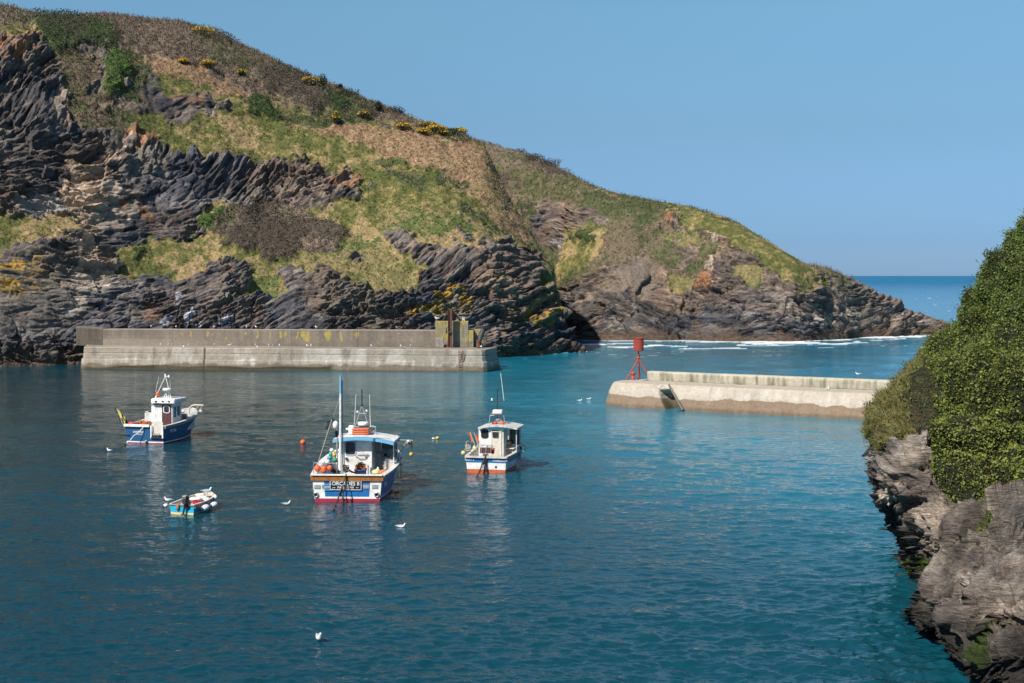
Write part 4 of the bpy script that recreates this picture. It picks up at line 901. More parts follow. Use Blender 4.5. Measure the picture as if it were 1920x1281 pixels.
def hull(b, L_, Bt, B, fs, fb, bands, mats, floor, yfd, trans=None, rail='rub_grey', deckm='white_grubby', cut=None, capw=.16, full=.45):
    n = 34; r = b.root
    ts = np.linspace(0,1,n)**.9
    def hb(t): 
        a = Bt/2+(B-Bt)/2*math.sin(min(t/full,1)*math.pi/2)
        return a if t < full else B/2*max(0,1-((t-full)/(1-full))**2.1)**.85
    def hw(t):
        k = hb(0)*.93; a = k+(B-Bt)/2*.5*math.sin(min(t/.3,1)*math.pi/2)
        return a if t < .3 else a*max(0,1-((t-.3)/.70)**1.7)
    def zs(t): return fs+(fb-fs)*t**1.9
    def pt(t, z, sgn):
        f = max(0,min(1, z/zs(t))); hh = hw(t)+(hb(t)-hw(t))*f**.9
        if z < 0: hh *= max(.05,1+z/.6*.5)
        return (sgn*hh, t*L_*(1-.055*(1-f)*t**3), z)
    def levels(t):
        z = zs(t); out = [-.45, 0.0]
        for zb,_ in bands[:-1]: out.append(min(zb, z*.97) if zb > 0 else z+zb)
        out.append(z); return out
    # finer levels inside the last band
    m = MB(); nl = len(levels(0))
    for sgn in (-1,1):
        V = [pt(t, z, sgn) for t in ts for z in levels(t)]
        for k in range(nl-1):
            m.cur = bands[max(0,k-1)][1] if k else bands[0][1]
            F_ = [(i*nl+k, (i+1)*nl+k, (i+1)*nl+k+1, i*nl+k+1) if sgn > 0 else (i*nl+k, i*nl+k+1, (i+1)*nl+k+1, (i+1)*nl+k) for i in range(n-1)]
            m.add(V, F_, True)
    # transom
    lv = levels(0); xs = sorted(set([-1,-.66,-.33,0,.33,.66,1]+([-trans[0],trans[0]] if trans else [])+([cut[0],cut[1]] if cut else [])))
    for k in range(nl-1):
        for a,c in zip(xs[:-1], xs[1:]):
            z0,z1 = lv[k],lv[k+1]; m.cur = bands[max(0,k-1)][1]
            if trans and (a >= trans[0]-1e-6 or c <= -trans[0]+1e-6) and k >= nl-2: m.cur = trans[1]
            h0 = pt(0,z0,1)[0]; h1 = pt(0,z1,1)[0]
            if cut and a >= cut[0]-1e-6 and c <= cut[1]+1e-6:
                if z0 >= cut[2]: continue
                if z1 > cut[2]: h1 = pt(0,cut[2],1)[0]; z1 = cut[2]
            m.add([(a*h0,0,z0),(c*h0,0,z0),(c*h1,0,z1),(a*h1,0,z1)], [(0,1,2,3)])
    hobj = m.build('hull', mats, r)
    # bulwark inside, cockpit floor, foredeck
    m = MB(); ins = []; nn_ = [t for t in ts if t*L_ <= yfd+.3]
    for sgn in (-1,1):
        m = MB(); V = []
        for t in nn_:
            x,y,z = pt(t, zs(t), sgn); V += [(x-sgn*.09,max(y,.09),z),(x-sgn*.16,max(y,.09),floor)]
        m.add(V, [(2*i,2*i+1,2*i+3,2*i+2) if sgn > 0 else (2*i,2*i+2,2*i+3,2*i+1) for i in range(len(nn_)-1)])
        m.build('bulwark', deckm, r)
    m = MB(); V = []
    for t in nn_:
        x,y,z = pt(t, zs(t), 1); V += [(-x+.1,max(y,.05),floor),(x-.1,max(y,.05),floor)]
    m.add(V, [(2*i,2*i+1,2*i+3,2*i+2) for i in range(len(nn_)-1)])
    h0 = pt(0,fs,1)[0]
    if cut: 
        for a,c in ((-1,cut[0]),(cut[1],1)): m.add([(a*h0+.05,.09,floor),(c*h0,.09,floor),(c*h0,.09,fs),(a*h0+.05,.09,fs)], [(0,3,2,1)])
    else: m.add([(-h0,.09,floor),(h0,.09,floor),(h0,.09,fs),(-h0,.09,fs)], [(0,3,2,1)])
    m.build('cockpit_floor', 'deck_grey', r)
    m = MB(); V = []; fd = [t for t in ts if t*L_ >= yfd]
    for t in fd:
        x,y,z = pt(t, zs(t), 1); V += [(-x+.02,y,z-.03),(0,y,z+.05),(x-.02,y,z-.03)]
    m.add(V, [(3*i+k,3*i+k+1,3*i+k+4,3*i+k+3) for i in range(len(fd)-1) for k in (0,1)])
    x,y,z = pt(fd[0], zs(fd[0]), 1); m.add([(-x+.1,y,floor),(x-.1,y,floor),(x-.1,y,z-.03),(0,y,z+.05),(-x+.1,y,z-.03)], [(0,1,2,3,4)])
    m.build('foredeck', deckm, r)
    # capping rail and rubbing strake
    for nm, off, zz, w_, h_, mt in (('gunwale', -.03, .02, capw, .06, deckm), ('rub_rail', .035, -.10, .07, .11, rail)):
        for sgn in (-1,1):
            m = MB(); V = []
            for t in ts:
                x,y,z = pt(t, zs(t)+0, sgn); cx = x+sgn*off; a, c = cx+sgn*w_/2, cx-sgn*w_/2
                if t > .985: a = c = 0
                V += [(a,y,z+zz-h_/2),(a,y,z+zz+h_/2),(c,y,z+zz+h_/2),(c,y,z+zz-h_/2)]
            F_ = [(4*i+k, 4*i+(k+1)%4, 4*(i+1)+(k+1)%4, 4*(i+1)+k) for i in range(n-1) for k in range(4)]+[(3,2,1,0)]
            if sgn < 0: F_ = [f[::-1] for f in F_]
            m.add(V, F_); m.build(nm, mt, r)
    return dict(hb=lambda y: hb(y/L_), zs=lambda y: zs(y/L_), pt=pt, hull=hobj)
def window(parent, c, w_, h_, fr='steel', th=.04, plane='y', name='window', r=.12):
    """rounded window: frame part with a pane sub-part; c is the centre, in a cross-plane or a fore-and-aft plane"""
    def ring(w1,h1,rr):
        pts = []
        for qx,qz,a0 in ((1,1,0),(-1,1,90),(-1,-1,180),(1,-1,270)):
            for i in range(5): a = R(a0+22.5*i); pts.append((qx*(w1/2-rr)+rr*math.cos(a), qz*(h1/2-rr)+rr*math.sin(a)))
        return pts
    rr = min(r, w_/3, h_/3); o_, i_ = ring(w_+2*th,h_+2*th,rr+th), ring(w_,h_,rr); n = len(o_)
    def tr(p, d): return (c[0]+p[0], c[1]+d, c[2]+p[1]) if plane == 'y' else (c[0]-d, c[1]+p[0], c[2]+p[1])
    m = MB(); V = [tr(p,-.03) for p in o_]+[tr(p,-.03) for p in i_]+[tr(p,0.0) for p in o_]
    F_ = [(k,(k+1)%n,n+(k+1)%n,n+k) for k in range(n)]+[(k,2*n+k,2*n+(k+1)%n,(k+1)%n) for k in range(n)]
    if plane == 'y': F_ = [f[::-1] for f in F_]
    m.add(V, F_); f = m.build(name, fr, parent)
    m = MB(); m.add([tr(p,-.012) for p in i_], [tuple(range(n)) if plane != 'y' else tuple(range(n))[::-1]]); m.build('pane', 'glass', f)
    return f
def rope_thing(name, pts, r, mat, label, cat='rope', weedfrom=None, group=None):
    base = Vector(pts[-1]); o = empty(name, base, label, cat, group)
    P_ = [Vector(p)-base for p in pts]; n = 12
    def interp(a,b,sag): return [a.lerp(b,k/n)+Vector((0,0,-sag*math.sin(math.pi*k/n))) for k in range(n+1)]
    q = []
    for a,b in zip(P_[:-1],P_[1:]): q += interp(a,b,.06*(a-b).length)[:-1]
    q.append(P_[-1]); m = MB(); m.tube(q, r, 6); m.build('line', mat, o)
    if weedfrom is not None:
        m = MB(); k0 = int(len(q)*weedfrom); rnd = random.Random(3)
        for p in q[k0:]:
            for _ in range(5): m.tube([p, p+Vector((rnd.uniform(-.12,.12),rnd.uniform(-.1,.1),-rnd.uniform(.08,.25)))], .018, 4, r2=.008)
        m.build('weed', 'weed', o, kind='stuff')
    return o
def ball(b, px, py, dy, rad, mat, label, cat='buoy', name='buoy', stretch=1.0, group=None, cap='rope_dark'):
    p = b.at(px,py,dy); o = b.thing(name, (p.x,p.y,p.z-rad*stretch), label, cat, group)
    m = MB(); m.ell((0,0,rad*stretch),(rad,rad,rad*stretch),12,9); m.build('float', mat, o)
    m = MB(); m.lathe((0,0,rad*stretch*1.93),[(rad*.28,0),(rad*.25,rad*.22),(0,rad*.26)],8); m.build('eye', cap, o); return o

# ================= A: big blue and white boat in the middle
A = Boat('fishing_boat', 651, 941, R(2.5), 'largest boat, blue and white with red waterline and light blue roof, nearest the middle'); r = A.root
hA = hull(A, 10.2, 3.72, 4.35, 1.36, 2.15, [(.17,0),(.27,1),(9,2)], ['boot_red','white_paint','hull_blue'], .62, 6.2, trans=(.67,1), capw=.30, deckm='white_paint')
m = MB(); m.prism([(-1.93,1.13),(1.93,1.13),(1.95,1.40),(1.0,1.44),(-1.0,1.46),(-1.95,1.42)], -.09, -.012); m.build('transom_capping','varnish',r)
m = MB(); m.box((0,-.02,1.44),(3.8,.30,.05)); m.build('stern_rail','white_paint',r)
for sx, px in ((-1,592.8),(1,706.6)):
    p = A.at(px,927.5,0); m = MB(); Mx = Matrix.Rotation(math.pi/2,4,'X'); m.lathe((p.x,-.02,p.z),[(.085,.0),(.085,.06),(.13,.06),(.15,-.02)],16,Mx); f = m.build('exhaust_port','steel',r)
    m = MB(); m.lathe((p.x,-.03,p.z),[(0,.01),(.09,.01),(.09,0)],14,Mx); m.build('port_opening','hole',f)
for px in (595,612.5,686.5,703):
    p = A.at(px,912.5,0); m = MB(); m.box((p.x,-.02,p.z),(.32,.03,.20)); m.build('scupper_flap','galv',r)
for a_,c_ in (((604,909),(622,909)),((606,919),(623,919)),((623,919),(624,914)),((604,909),(604,916))):
    p,q = A.at(*a_,-.06),A.at(*c_,-.06); m = MB(); m.tube([p,q],.018,6); m.build('stern_ladder','light_blue',r)
p = A.at(648.5,909.8,0); nb_ = MB(); nb_.box((p.x,-.045,p.z),(1.62,.05,.44)); nbo = nb_.build('name_board','sign_black',r)
nf = MB()
for sx in (-1,1): nf.box((p.x+sx*.825,-.05,p.z),(.03,.06,.47))
for sz in (-1,1): nf.box((p.x,-.05,p.z+sz*.235),(1.68,.06,.03))
nf.build('board_edge','white_paint',nbo)
RX = Matrix.Rotation(math.pi/2,4,'X')
text_obj('name_lettering','ORCADES II',.285,'letter_white',nbo, Matrix.Translation((p.x,-.078,p.z+.085)) @ RX, sx=.98)
text_obj('port_lettering','PADSTOW',.175,'letter_white',nbo, Matrix.Translation((p.x,-.078,p.z-.125)) @ RX, sx=1.05)
for sx in (-1,1):
    m = MB()
    m.box((p.x+sx*.62,-.078,p.z-.125),(.16,.01,.016)); m.box((p.x+sx*.60,-.078,p.z-.125),(.016,.01,.05)); m.box((p.x+sx*.65,-.078,p.z-.125),(.016,.01,.05)); m.build('ornament','letter_white',nbo)
def side_text(b, hd, body, size, y, z, mat, parent, sx=1.0, off=.02, L_=10):
    x0 = hd['pt']((y-.3)/L_, z, 1)[0]; x1 = hd['pt']((y+.3)/L_, z, 1)[0]; x = hd['pt'](y/L_, z, 1)[0]; zt = hd['pt'](y/L_, z+.15, 1)[0]-x
    a = math.atan2(x1-x0, .6); M = Matrix.Translation((x+off,y,z)) @ Matrix.Rotation(math.pi/2-a,4,'Z') @ Matrix.Rotation(math.pi/2-math.atan2(zt,.15),4,'X')
    return text_obj('registration_lettering', body, size, mat, parent, M, sx=sx)
side_text(A, hA, 'PW', .42, 1.0, .82, 'letter_white', r, L_=10.2)
# wheelhouse
def wall(b, pts, y, th, mat, name, parent=None):
    m = MB(); m.prism(pts, y, y+th); return m.build(name, mat, parent or b.root)
y1 = 3.5; lft = A.at(640,860,y1).x; mid = A.at(697,860,y1).x; rgt = A.at(738,860,y1).x; zr = A.at(670,823,y1).z
wh = wall(A, [(lft,.62),(mid,.62),(mid,zr),(lft,zr-.05)], y1, .06, 'white_paint', 'wheelhouse')
for x_, ya, yb_ in ((lft+.03,y1+.06,5.6),(mid-.03,y1+.06,5.5)):
    m = MB(); m.box((x_,(ya+yb_)/2,(.62+zr)/2),(.06,yb_-ya,zr-.62)); m.build('side_wall','white_paint',wh)
m = MB(); m.box(((mid+rgt)/2,5.5,(.62+zr-.9)/2),(rgt-mid,.06,zr-.9-.62)); m.build('bulkhead','grey_wall',wh)
wx = (mid+rgt)/2; m = MB(); m.box((mid+.12,5.5,zr-.45),(.24,.06,.9)); m.box((wx,5.5,zr-.06),(rgt-mid,.05,.12)); m.build('bulkhead','grey_wall',wh)
window(wh, (wx+.10,5.48,zr-.50), (rgt-mid)-.36, .72, 'rubber', .03, r=.05)
m = MB(); m.add([(rgt,5.5,.9),(rgt,5.5,zr-.1),(rgt,4.9,zr-.1),(rgt,5.2,1.5),(rgt,4.7,1.3),(rgt,4.7,.9)],[(0,1,2,3,4,5)]); m.box((rgt-.02,3.7,(.9+zr)/2),(.05,.06,zr-.9)); m.build('side_screen','white_paint',wh)
cw = A.at(657,840.5,y1); window(wh, (cw.x,y1,cw.z), .54, .70, 'grey_wall', .07)
rl = MB()
for a_,c_ in (((668,851.5),(688,851.5)),((668,855),(673,859.5)),((673,859.5),(682,859.5)),((682,859.5),(691,850)),((665,855),(668,855))): rl.tube([A.at(*a_,y1-.08),A.at(*c_,y1-.08)],.022,6)
rl.build('grab_rail','steel',wh)
m = MB(); p = A.at(649.5,860,y1-.05); m.box((p.x,p.y,p.z),(.12,.12,.1)); m.build('deck_light','rubber',wh); m = MB(); p = A.at(686,857,y1-.05); m.box((p.x,p.y,p.z),(.06,.08,.06)); m.build('deck_light','rubber',wh)
# roof: gentle camber, light blue edge
xl, xr = A.at(623.5,824,2.95).x, A.at(738,826,2.95).x; zc = A.at(668,818,2.95).z; nr = 9; V = []; 
for yy_ in (2.95,5.8):
    for k in range(nr):
        u_ = k/(nr-1); x_ = xl+(xr-xl)*u_; z_ = zc-.06-.30*(abs(u_-.42)/.58)**2.0*.9; V += [(x_,yy_,z_),(x_,yy_,z_-.17)]
m = MB(); k2 = 2*nr
m.add(V, [(2*k,2*k+2,k2+2*k+2,k2+2*k) for k in range(nr-1)]+[(2*k+1,k2+2*k+1,k2+2*k+3,2*k+3) for k in range(nr-1)]+[(2*k+1,2*k+3,2*k+2,2*k) for k in range(nr-1)]+[(k2+2*k,k2+2*k+2,k2+2*k+3,k2+2*k+1) for k in range(nr-1)]+[(0,k2,k2+1,1),(k2-2,k2-1,2*k2-1,2*k2-2)])
ro = m.build('roof','light_blue',wh)
m = MB(); m.add([(x+(0 if abs(y-2.95)>.1 else 0),y+(.14 if y < 3 else -.1),z+.012) for x,y,z in V[::2]], [(k,k+1,nr+k+1,nr+k) for k in range(nr-1)]); m.build('roof_top','white_paint',ro)
m = MB(); m.tube([A.at(632,817,4),A.at(650,813.5,5)],.02,6); m.build('roof_rail','steel',ro)
m = MB(); m.tube([A.at(700,816,5),A.at(735,822.5,4.5)],.02,6)
for q_ in (705,716,727): m.tube([A.at(q_,817.5+(q_-705)*.17,4.6),A.at(q_,821+(q_-705)*.17,4.6)],.018,6)
m.build('roof_rail','steel',ro)
# aerial frame on the roof
m = MB(); ym = 4.6
for a_,c_ in (((661,817),(678.5,760)),((697,817),(678.5,760)),((671,775.5),(687,775.5)),((663,800.5),(705,800.5)),((668,812),(668,800))): m.tube([A.at(*a_,ym),A.at(*c_,ym)],.028,6)
m.tube([A.at(693,800,ym),A.at(700,798,ym),A.at(704,803,ym),A.at(706,817,ym)],.022,6); m.tube([A.at(706,817,ym),A.at(701,807,ym),A.at(697,815,ym)],.02,6); m.build('aerial_frame','galv',ro)
m = MB(); m.tube([A.at(678.5,762,ym),A.at(678.5,730,ym)],.035,8); m.ell(A.at(678.5,760,ym),.07,8,6); m.build('mast_top','rubber',ro)
for a_,c_ in (((664.5,797),(667.5,740)),((694.5,800),(693,740))): m = MB(); m.tube([A.at(*a_,ym),A.at(*c_,ym)],.022,6,r2=.012); m.build('whip_aerial','float_white',ro)
p = A.at(681,794.5,ym); m = MB(); m.lathe((p.x,p.y,p.z-.1),[(0,0),(.29,0),(.31,.04),(.31,.15),(.27,.2),(0,.21)],18); m.build('radar','float_white',ro)
for q_ in ((670.5,773),(687.5,771)): p = A.at(*q_,ym); m = MB(); m.lathe((p.x,p.y,p.z-.05),[(0,0),(.06,0),(.06,.1),(0,.14)],8); m.build('nav_light','float_white',ro)
p = A.at(649.5,804,4.4); m = MB(); m.box((p.x+.1,p.y,p.z),(.26,.1,.09)); m.build('floodlight','float_white',ro)
p = A.at(659.5,808,4.3); lr = A.thing('liferaft', (p.x,p.y,zc-.05), 'upright white liferaft canister beside the orange tubes on the light blue roof', 'liferaft')
m = MB(); m.lathe((0,0,0),[(0,0),(.17,0),(.19,.1),(.19,.2),(.21,.22),(.19,.25),(.19,.4),(.15,.5),(0,.52)],14); m.build('canister','float_white',lr)
p = A.at(677,811,4.2); lf = A.thing('life_float', (p.x,p.y,zc-.06), 'stack of three orange life float tubes on the light blue roof under the radar', 'life float')
for k in range(3):
    m = MB(); pts = [(-.40,-.2,.07+.122*k),(.40,-.2,.07+.122*k),(.47,0,.07+.122*k),(.40,.2,.07+.122*k),(-.40,.2,.07+.122*k),(-.47,0,.07+.122*k),(-.40,-.2,.07+.122*k)]; m.tube(pts,.057,8); m.build('tube','salmon',lf)
# gallows mast on the port quarter
m = MB(); m.tube([A.at(638,888,.9),A.at(638.5,738,.9)],.072,10,r2=.055); mo = m.build('mast','float_white',r)
m = MB(); m.tube([A.at(638.5,738,.9),A.at(638.5,704.5,.9)],.062,10,r2=.05); m.build('mast_head','light_blue',mo)
m = MB(); m.tube([A.at(643,888,1.1),A.at(641.5,714,1.0)],.035,8); m.tube([A.at(647,888,1.3),A.at(644,828,1.2)],.03,6); m.build('stay_pole','steel',mo)
m = MB(); m.tube([A.at(637,746,.9),A.at(625.5,781,.9)],.022,6); m.build('gaff','steel',mo)
m = MB(); m.tube([A.at(633,886,1.6),A.at(632,800,1.6)],.03,6); m.tube([A.at(628,870,1.9),A.at(633,815,1.8)],.025,6); m.build('stay_pole','rub_grey',mo)
p = A.at(629.3,796.5,1.2); m = MB(); m.ell((0,0,.22),(.16,.16,.24),12,9); fo = A.thing('fender', (p.x,p.y,p.z-.25), 'large white float hanging beside the tall mast of the biggest boat', 'float'); m.build('float','float_white',fo)
m = MB(); m.box((.05,0,-.25),(.14,.12,.35)); m.build('strop','rubber',fo)
def dan(b, a_, c_, dy, col, name='dan_buoy', fl=None, label='', off=1):
    p,q = b.at(*a_,dy),b.at(*c_,dy); o = b.thing(name, p, label, 'marker pole'); d = q-p
    m = MB(); m.tube([(0,0,0),d],.022,6); m.build('pole','rope_pale',o)
    for k,(f0,f1,wd,mat) in enumerate(fl or []):
        m = MB(); e = d*f0; f = d*f1; s = Vector((wd,.02,0)); mid_ = (e+f)/2+s*.7+Vector((0,.05,0))
        m.add([e, f, f+s*.75+Vector((0,0,-.08)), mid_, e+s*.9+Vector((0,0,-.05))], [(0,1,2,3,4)]); m.add([v+Vector((0,.015,0)) for v in (e, f, f+s*.75+Vector((0,0,-.08)), mid_, e+s*.9+Vector((0,0,-.05)))], [(4,3,2,1,0)])
        m.build('flag',mat,o)
    return o
dan(A, (596.5,868), (622,787), .7, None, label='leaning pole with furled black flag at the left corner of the biggest boat', fl=[(.78,1.0,-.28,'flag_black'),(.99,1.04,.15,'flag_black')])
for px,py,rd,mt,lb in ((595.2,878.5,.18,'orange','round orange buoy hanging at the far left of the biggest boat stern'),(607.3,880,.17,'orange','egg shaped orange buoy between two round ones on the stern'),(618.4,877.5,.15,'orange','smaller round orange buoy right of the egg shaped one on the stern')):
    ball(A,px,py,.32,rd,mt,lb,stretch=1.25 if px == 607.3 else 1.0)
for px,py,dy,rd,mt,lb in ((622,844.5,2.0,.12,'float_white','white ball float at the top of the coloured float cluster'),(620,851.5,1.9,.12,'teal_plastic','teal ball float under the white one in the float cluster'),(618,858.5,1.7,.13,'teal_plastic','lower teal ball float in the coloured float cluster'),(627,853,1.8,.12,'yellow_plastic','yellow orange ball float in the float cluster by the mast'),(628.5,863,1.6,.14,'green_plastic','dark green ball float low in the float cluster by the mast'),(614,866,1.4,.14,'float_white','white ball float low at the left of the float cluster'),(629.5,846.5,2.1,.10,'float_white','small white ball float right of the top of the cluster')):
    ball(A,px,py,dy,rd,mt,lb,cat='float',name='float')
m = MB(); 
for a_,c_ in (((588,868),(632,869)),((588,868),(588,888)),((610,869),(610,888)),((632,869),(632,888))): m.tube([A.at(*a_,.45),A.at(*c_,.45)],.02,6)
m.build('stern_guard_rail','steel',r)
p = A.at(627.5,882,.6); nt_o = A.thing('net_bundle', (p.x,p.y,1.42), 'small heap of grey green net beside the foot of the tall mast', 'net')
m = MB(); rnd = random.Random(5)
for k in range(22): c_ = Vector((rnd.uniform(-.16,.16),rnd.uniform(-.12,.12),rnd.uniform(.02,.22))); m.torus(c_, rnd.uniform(.05,.1), .022, 8, 5, Matrix.Rotation(rnd.uniform(0,3),4,'X'))
m.build('mesh','rope_dark',nt_o)
# blue tub with orange netting
p = A.at(675.8,889,2.2); tb = A.thing('tub', (p.x,2.2,.62), 'round blue tub standing against the white wheelhouse wall', 'tub'); k_ = A.at(675.8,880,2.2).z-.62
m = MB(); m.lathe((0,0,0),[(0,.02),(.30,0),(.335,k_),(.36,k_),(.36,k_-.04),(.31,k_-.04),(.31,.3),(0,.3)],18); m.build('bucket','blue_plastic',tb)
no = A.thing('netting', (p.x,2.2,.62+k_-.06), 'tangle of orange netting heaped in the blue tub', 'netting'); m = MB(); rnd = random.Random(8)
for k in range(46): c_ = Vector((rnd.uniform(-.25,.25),rnd.uniform(-.2,.2),rnd.uniform(.0,.30))); m.torus(c_, rnd.uniform(.05,.1), .02, 8, 5, Matrix.Rotation(rnd.uniform(0,3),4,'X') @ Matrix.Rotation(rnd.uniform(0,3),4,'Z'))
m.build('mesh','orange_rope',no); m = MB()
for k in range(8): m.torus((rnd.uniform(-.2,.15),rnd.uniform(-.2,.1),rnd.uniform(.22,.38)), .08, .022, 8, 5, Matrix.Rotation(rnd.uniform(0,3),4,'X'))
m.build('rope_coil','rope_dark',no)
# hauler winch on the bulkhead, davit and boxes on the starboard side
p = A.at(723.5,852.5,5.3); m = MB(); MY = Matrix.Rotation(math.pi/2,4,'X'); m.lathe(p,[(0,.12),(.10,.12),(.10,.06),(.27,.05),(.29,0),(.29,-.12),(0,-.12)],20,MY); m.box((p.x,p.y+.12,p.z),(.72,.12,.6)); wo = m.build('net_hauler','galv',wh)
m = MB(); m.lathe((p.x,p.y-.13,p.z),[(0,.03),(.09,.02),(.09,0)],12,MY); m.build('hub','hole',wo)
p = A.at(707,855,5.35); m = MB(); m.lathe(p,[(0,.05),(.2,.03),(.2,-.05)],16,MY); m.build('speaker','grey_wall',wh)
yd = 5.2; m = MB()
for a_,c_,rr in (((742.5,873),(742,824),.04),((742,825),(774,826),.032),((746,853),(764,829),.03),((739,818),(746,822),.02),((739.5,817),(739,842),.02),((762,829),(757,838),.05)): m.tube([A.at(*a_,yd),A.at(*c_,yd)],rr,8)
dv_ = m.build('davit','steel',r)
p = A.at(766.5,829.3,yd); m = MB(); m.lathe(p,[(.04,.12),(.05,.05),(.15,.08),(.15,.04),(.09,0),(.15,-.04),(.15,-.08),(0,-.08)],16,MY); m.build('sheave','galv',dv_)
m = MB(); m.tube([A.at(772,828,yd),A.at(772,847,yd)],.014,5); m.box(A.at(771.8,836.5,yd),(.12,.08,.26)); m.build('hook_block','rubber',dv_)
ball(A,771,852,yd,.115,'yellow_plastic','small yellow float dangling from the davit of the biggest boat','float','float',1.15)
rnd = random.Random(4)
p = A.at(732.5,880,4.0); zf = .62
for q,(px,py,dy,lb) in enumerate(((730,879,4.0,'white fish box at the bottom of the stack by the right rail'),(731,872.5,4.0,'middle white fish box of the stack by the right rail'),(733,867,4.05,'top white fish box of the stack by the right rail'))):
    p = A.at(px,py,dy); fb = A.thing('fish_box', (p.x,p.y,p.z), lb, 'crate', 'fish boxes on the biggest boat', rz=.1*q)
    m = MB(); m.box((0,0,.1),(.62,.42,.2),taper=1.06); m.build('tray','fish_box',fb); m = MB(); m.box((0,0,.195),(.68,.47,.025)); m.build('rim','white_grubby',fb)
tx = MB()
p0_ = A.at(740,868,5.0)
for k in range(34): c_ = Vector((rnd.uniform(-.4,.3),rnd.uniform(-.35,.5),rnd.uniform(-.15,.35))); tx.torus(c_, rnd.uniform(.06,.14), .025, 8, 5, Matrix.Rotation(rnd.uniform(0,3),4,'X') @ Matrix.Rotation(rnd.uniform(0,3),4,'Z'))
ho = A.thing('rope_heap', p0_, 'pale heap of rope and gear on the right rail under the davit', 'rope'); tx.build('coils','fish_box',ho)
for nm,px,py,dy,mt,lb in (('bag',705,886,2.2,'pale_yellow','pale yellow bag on the deck right of the wheelhouse'),('canister',708.5,883,2.5,'float_white','small white canister beside the yellow bag on deck'),('bag',718,886.5,2.2,'orange_rope','orange brown gear bag in the right corner of the cockpit')):
    p = A.at(px,py,dy); o = A.thing(nm,(p.x,p.y,max(.62,p.z-.15)),lb,nm); m = MB(); 
    if nm == 'bag': m.ell((0,0,.15),(.24,.2,.17),10,7); m.ell((.1,.05,.24),(.12,.12,.12),8,6)
    else: m.lathe((0,0,0),[(0,0),(.1,0),(.1,.25),(.04,.3),(.04,.36),(0,.36)],10)
    m.build('body',mt,o)
m = MB()
for a_,c_ in (((751,862),(751,898)),((751,898),(748.8,896)),((754,868),(753,903)),((737,876),(741,884)),((741,884),(745,876))): m.tube([A.at(*a_,4.6),A.at(*c_,4.6)],.02,5)
o = A.thing('hanging_line', A.at(751,862,4.6), 'pale rope ends hanging over the right side of the biggest boat', 'rope'); mm_ = MB(); 
base = A.at(751,862,4.6); mm_.v = [tuple(Vector(v)-base) for v in m.v]; mm_.f = m.f; mm_.m = m.m; mm_.sm = m.sm; mm_.build('line','rope_pale',o)
m = MB(); c_ = A.at(649,880,.1)
for k in range(11): m.torus(c_+Vector((rnd.uniform(-.14,.14),rnd.uniform(-.05,.1),rnd.uniform(-.15,.18))), rnd.uniform(.07,.11), .022, 10, 5, Matrix.Rotation(rnd.uniform(.5,2.6),4,'X') @ Matrix.Rotation(rnd.uniform(0,3),4,'Z'))
m.build('stern_cleat_rope','rope_dark',r)
rope_thing('mooring_rope', [A.w(A.at(649,889,-.15)), A.w(A.at(637,925,-.9)), Vector(G(613,971,-.1))], .026, 'rope_dark', 'dark mooring rope running from the biggest boat stern down left into the water', weedfrom=.25)
rope_thing('mooring_rope', [A.w(A.at(650,889,-.15)), A.w(A.at(644,925,-.15)), Vector(G(642,949,-.1))], .028, 'rope_dark', 'weedy rope hanging straight down in front of the biggest boat name board', weedfrom=.55)
rope_thing('rope', [A.w(A.at(655,882,.3)), A.w(A.at(665,886,.7)), A.w(A.at(684,888,1.2))], .05, 'rope_dark', 'thick dark rope lying from the stern rail to the blue tub')

# ================= B: small white boat with orange waterline
B_ = Boat('fishing_boat', 911.5, 888.5, R(12), 'small white boat with blue top band and orange waterline, rightmost of the three moored boats'); r = B_.root
hB = hull(B_, 6.6, 2.52, 2.85, 1.02, 1.55, [(.27,0),(.66,1),(9,2)], ['boot_orange','white_paint','hull_blue'], .45, 4.2, capw=.22, deckm='white_grubby')
m = MB(); m.box((0,-.03,1.02),(2.6,.22,.10)); m.build('stern_rail','white_grubby',r)
text_obj('name_lettering','GARY S',.17,'letter_white',r, Matrix.Translation((B_.at(880.5,862.5,0).x,-.02,.83)) @ RX)
text_obj('port_lettering','YARMOUTH',.17,'letter_white',r, Matrix.Translation((B_.at(938.5,864,0).x-.04,-.02,.81)) @ RX)
side_text(B_, hB, 'PW', .22, .55, .85, 'letter_white', r, L_=6.6)
p = B_.at(930,876,0); m = MB(); m.lathe((p.x,-.01,p.z),[(0,.012),(.055,.012),(.07,0)],12,MY); m.build('drain_hole','hole',r)
y1 = 1.9; lft = B_.at(897.5,840,y1).x; mid = B_.at(944,840,y1).x; rgt = B_.at(968.5,830,y1).x; zr = B_.at(920,806,y1).z
wh = wall(B_, [(lft,.45),(mid,.45),(mid,zr),(lft,zr)], y1, .05, 'white_paint', 'wheelhouse')
for x_,ya,yb_ in ((lft+.025,y1+.05,3.6),(mid-.025,y1+.05,3.2)): m = MB(); m.box((x_,(ya+yb_)/2,(.45+zr)/2),(.05,yb_-ya,zr-.45)); m.build('side_wall','white_paint',wh)
c1 = B_.at(909,813.5,y1); window(wh,(c1.x,y1,c1.z),.42,.50,'rubber',.03)
dL,dR_ = B_.at(922,840,y1).x,B_.at(940,840,y1).x; m = MB(); m.box(((dL+dR_)/2,y1-.03,(.5+zr-.12)/2),(dR_-dL,.04,zr-.62)); dr = m.build('door','cream',wh)
m = MB(); 
for x_ in (dL,dR_): m.box((x_,y1-.05,(.5+zr)/2),(.05,.05,zr-.5))
m.box(((dL+dR_)/2,y1-.05,zr-.1),(dR_-dL,.05,.05)); m.build('door_frame','cream',wh)
c1 = B_.at(929.7,813.8,y1); window(dr,(c1.x,y1-.05,c1.z),.34,.44,'wood_weathered',.03,r=.05)
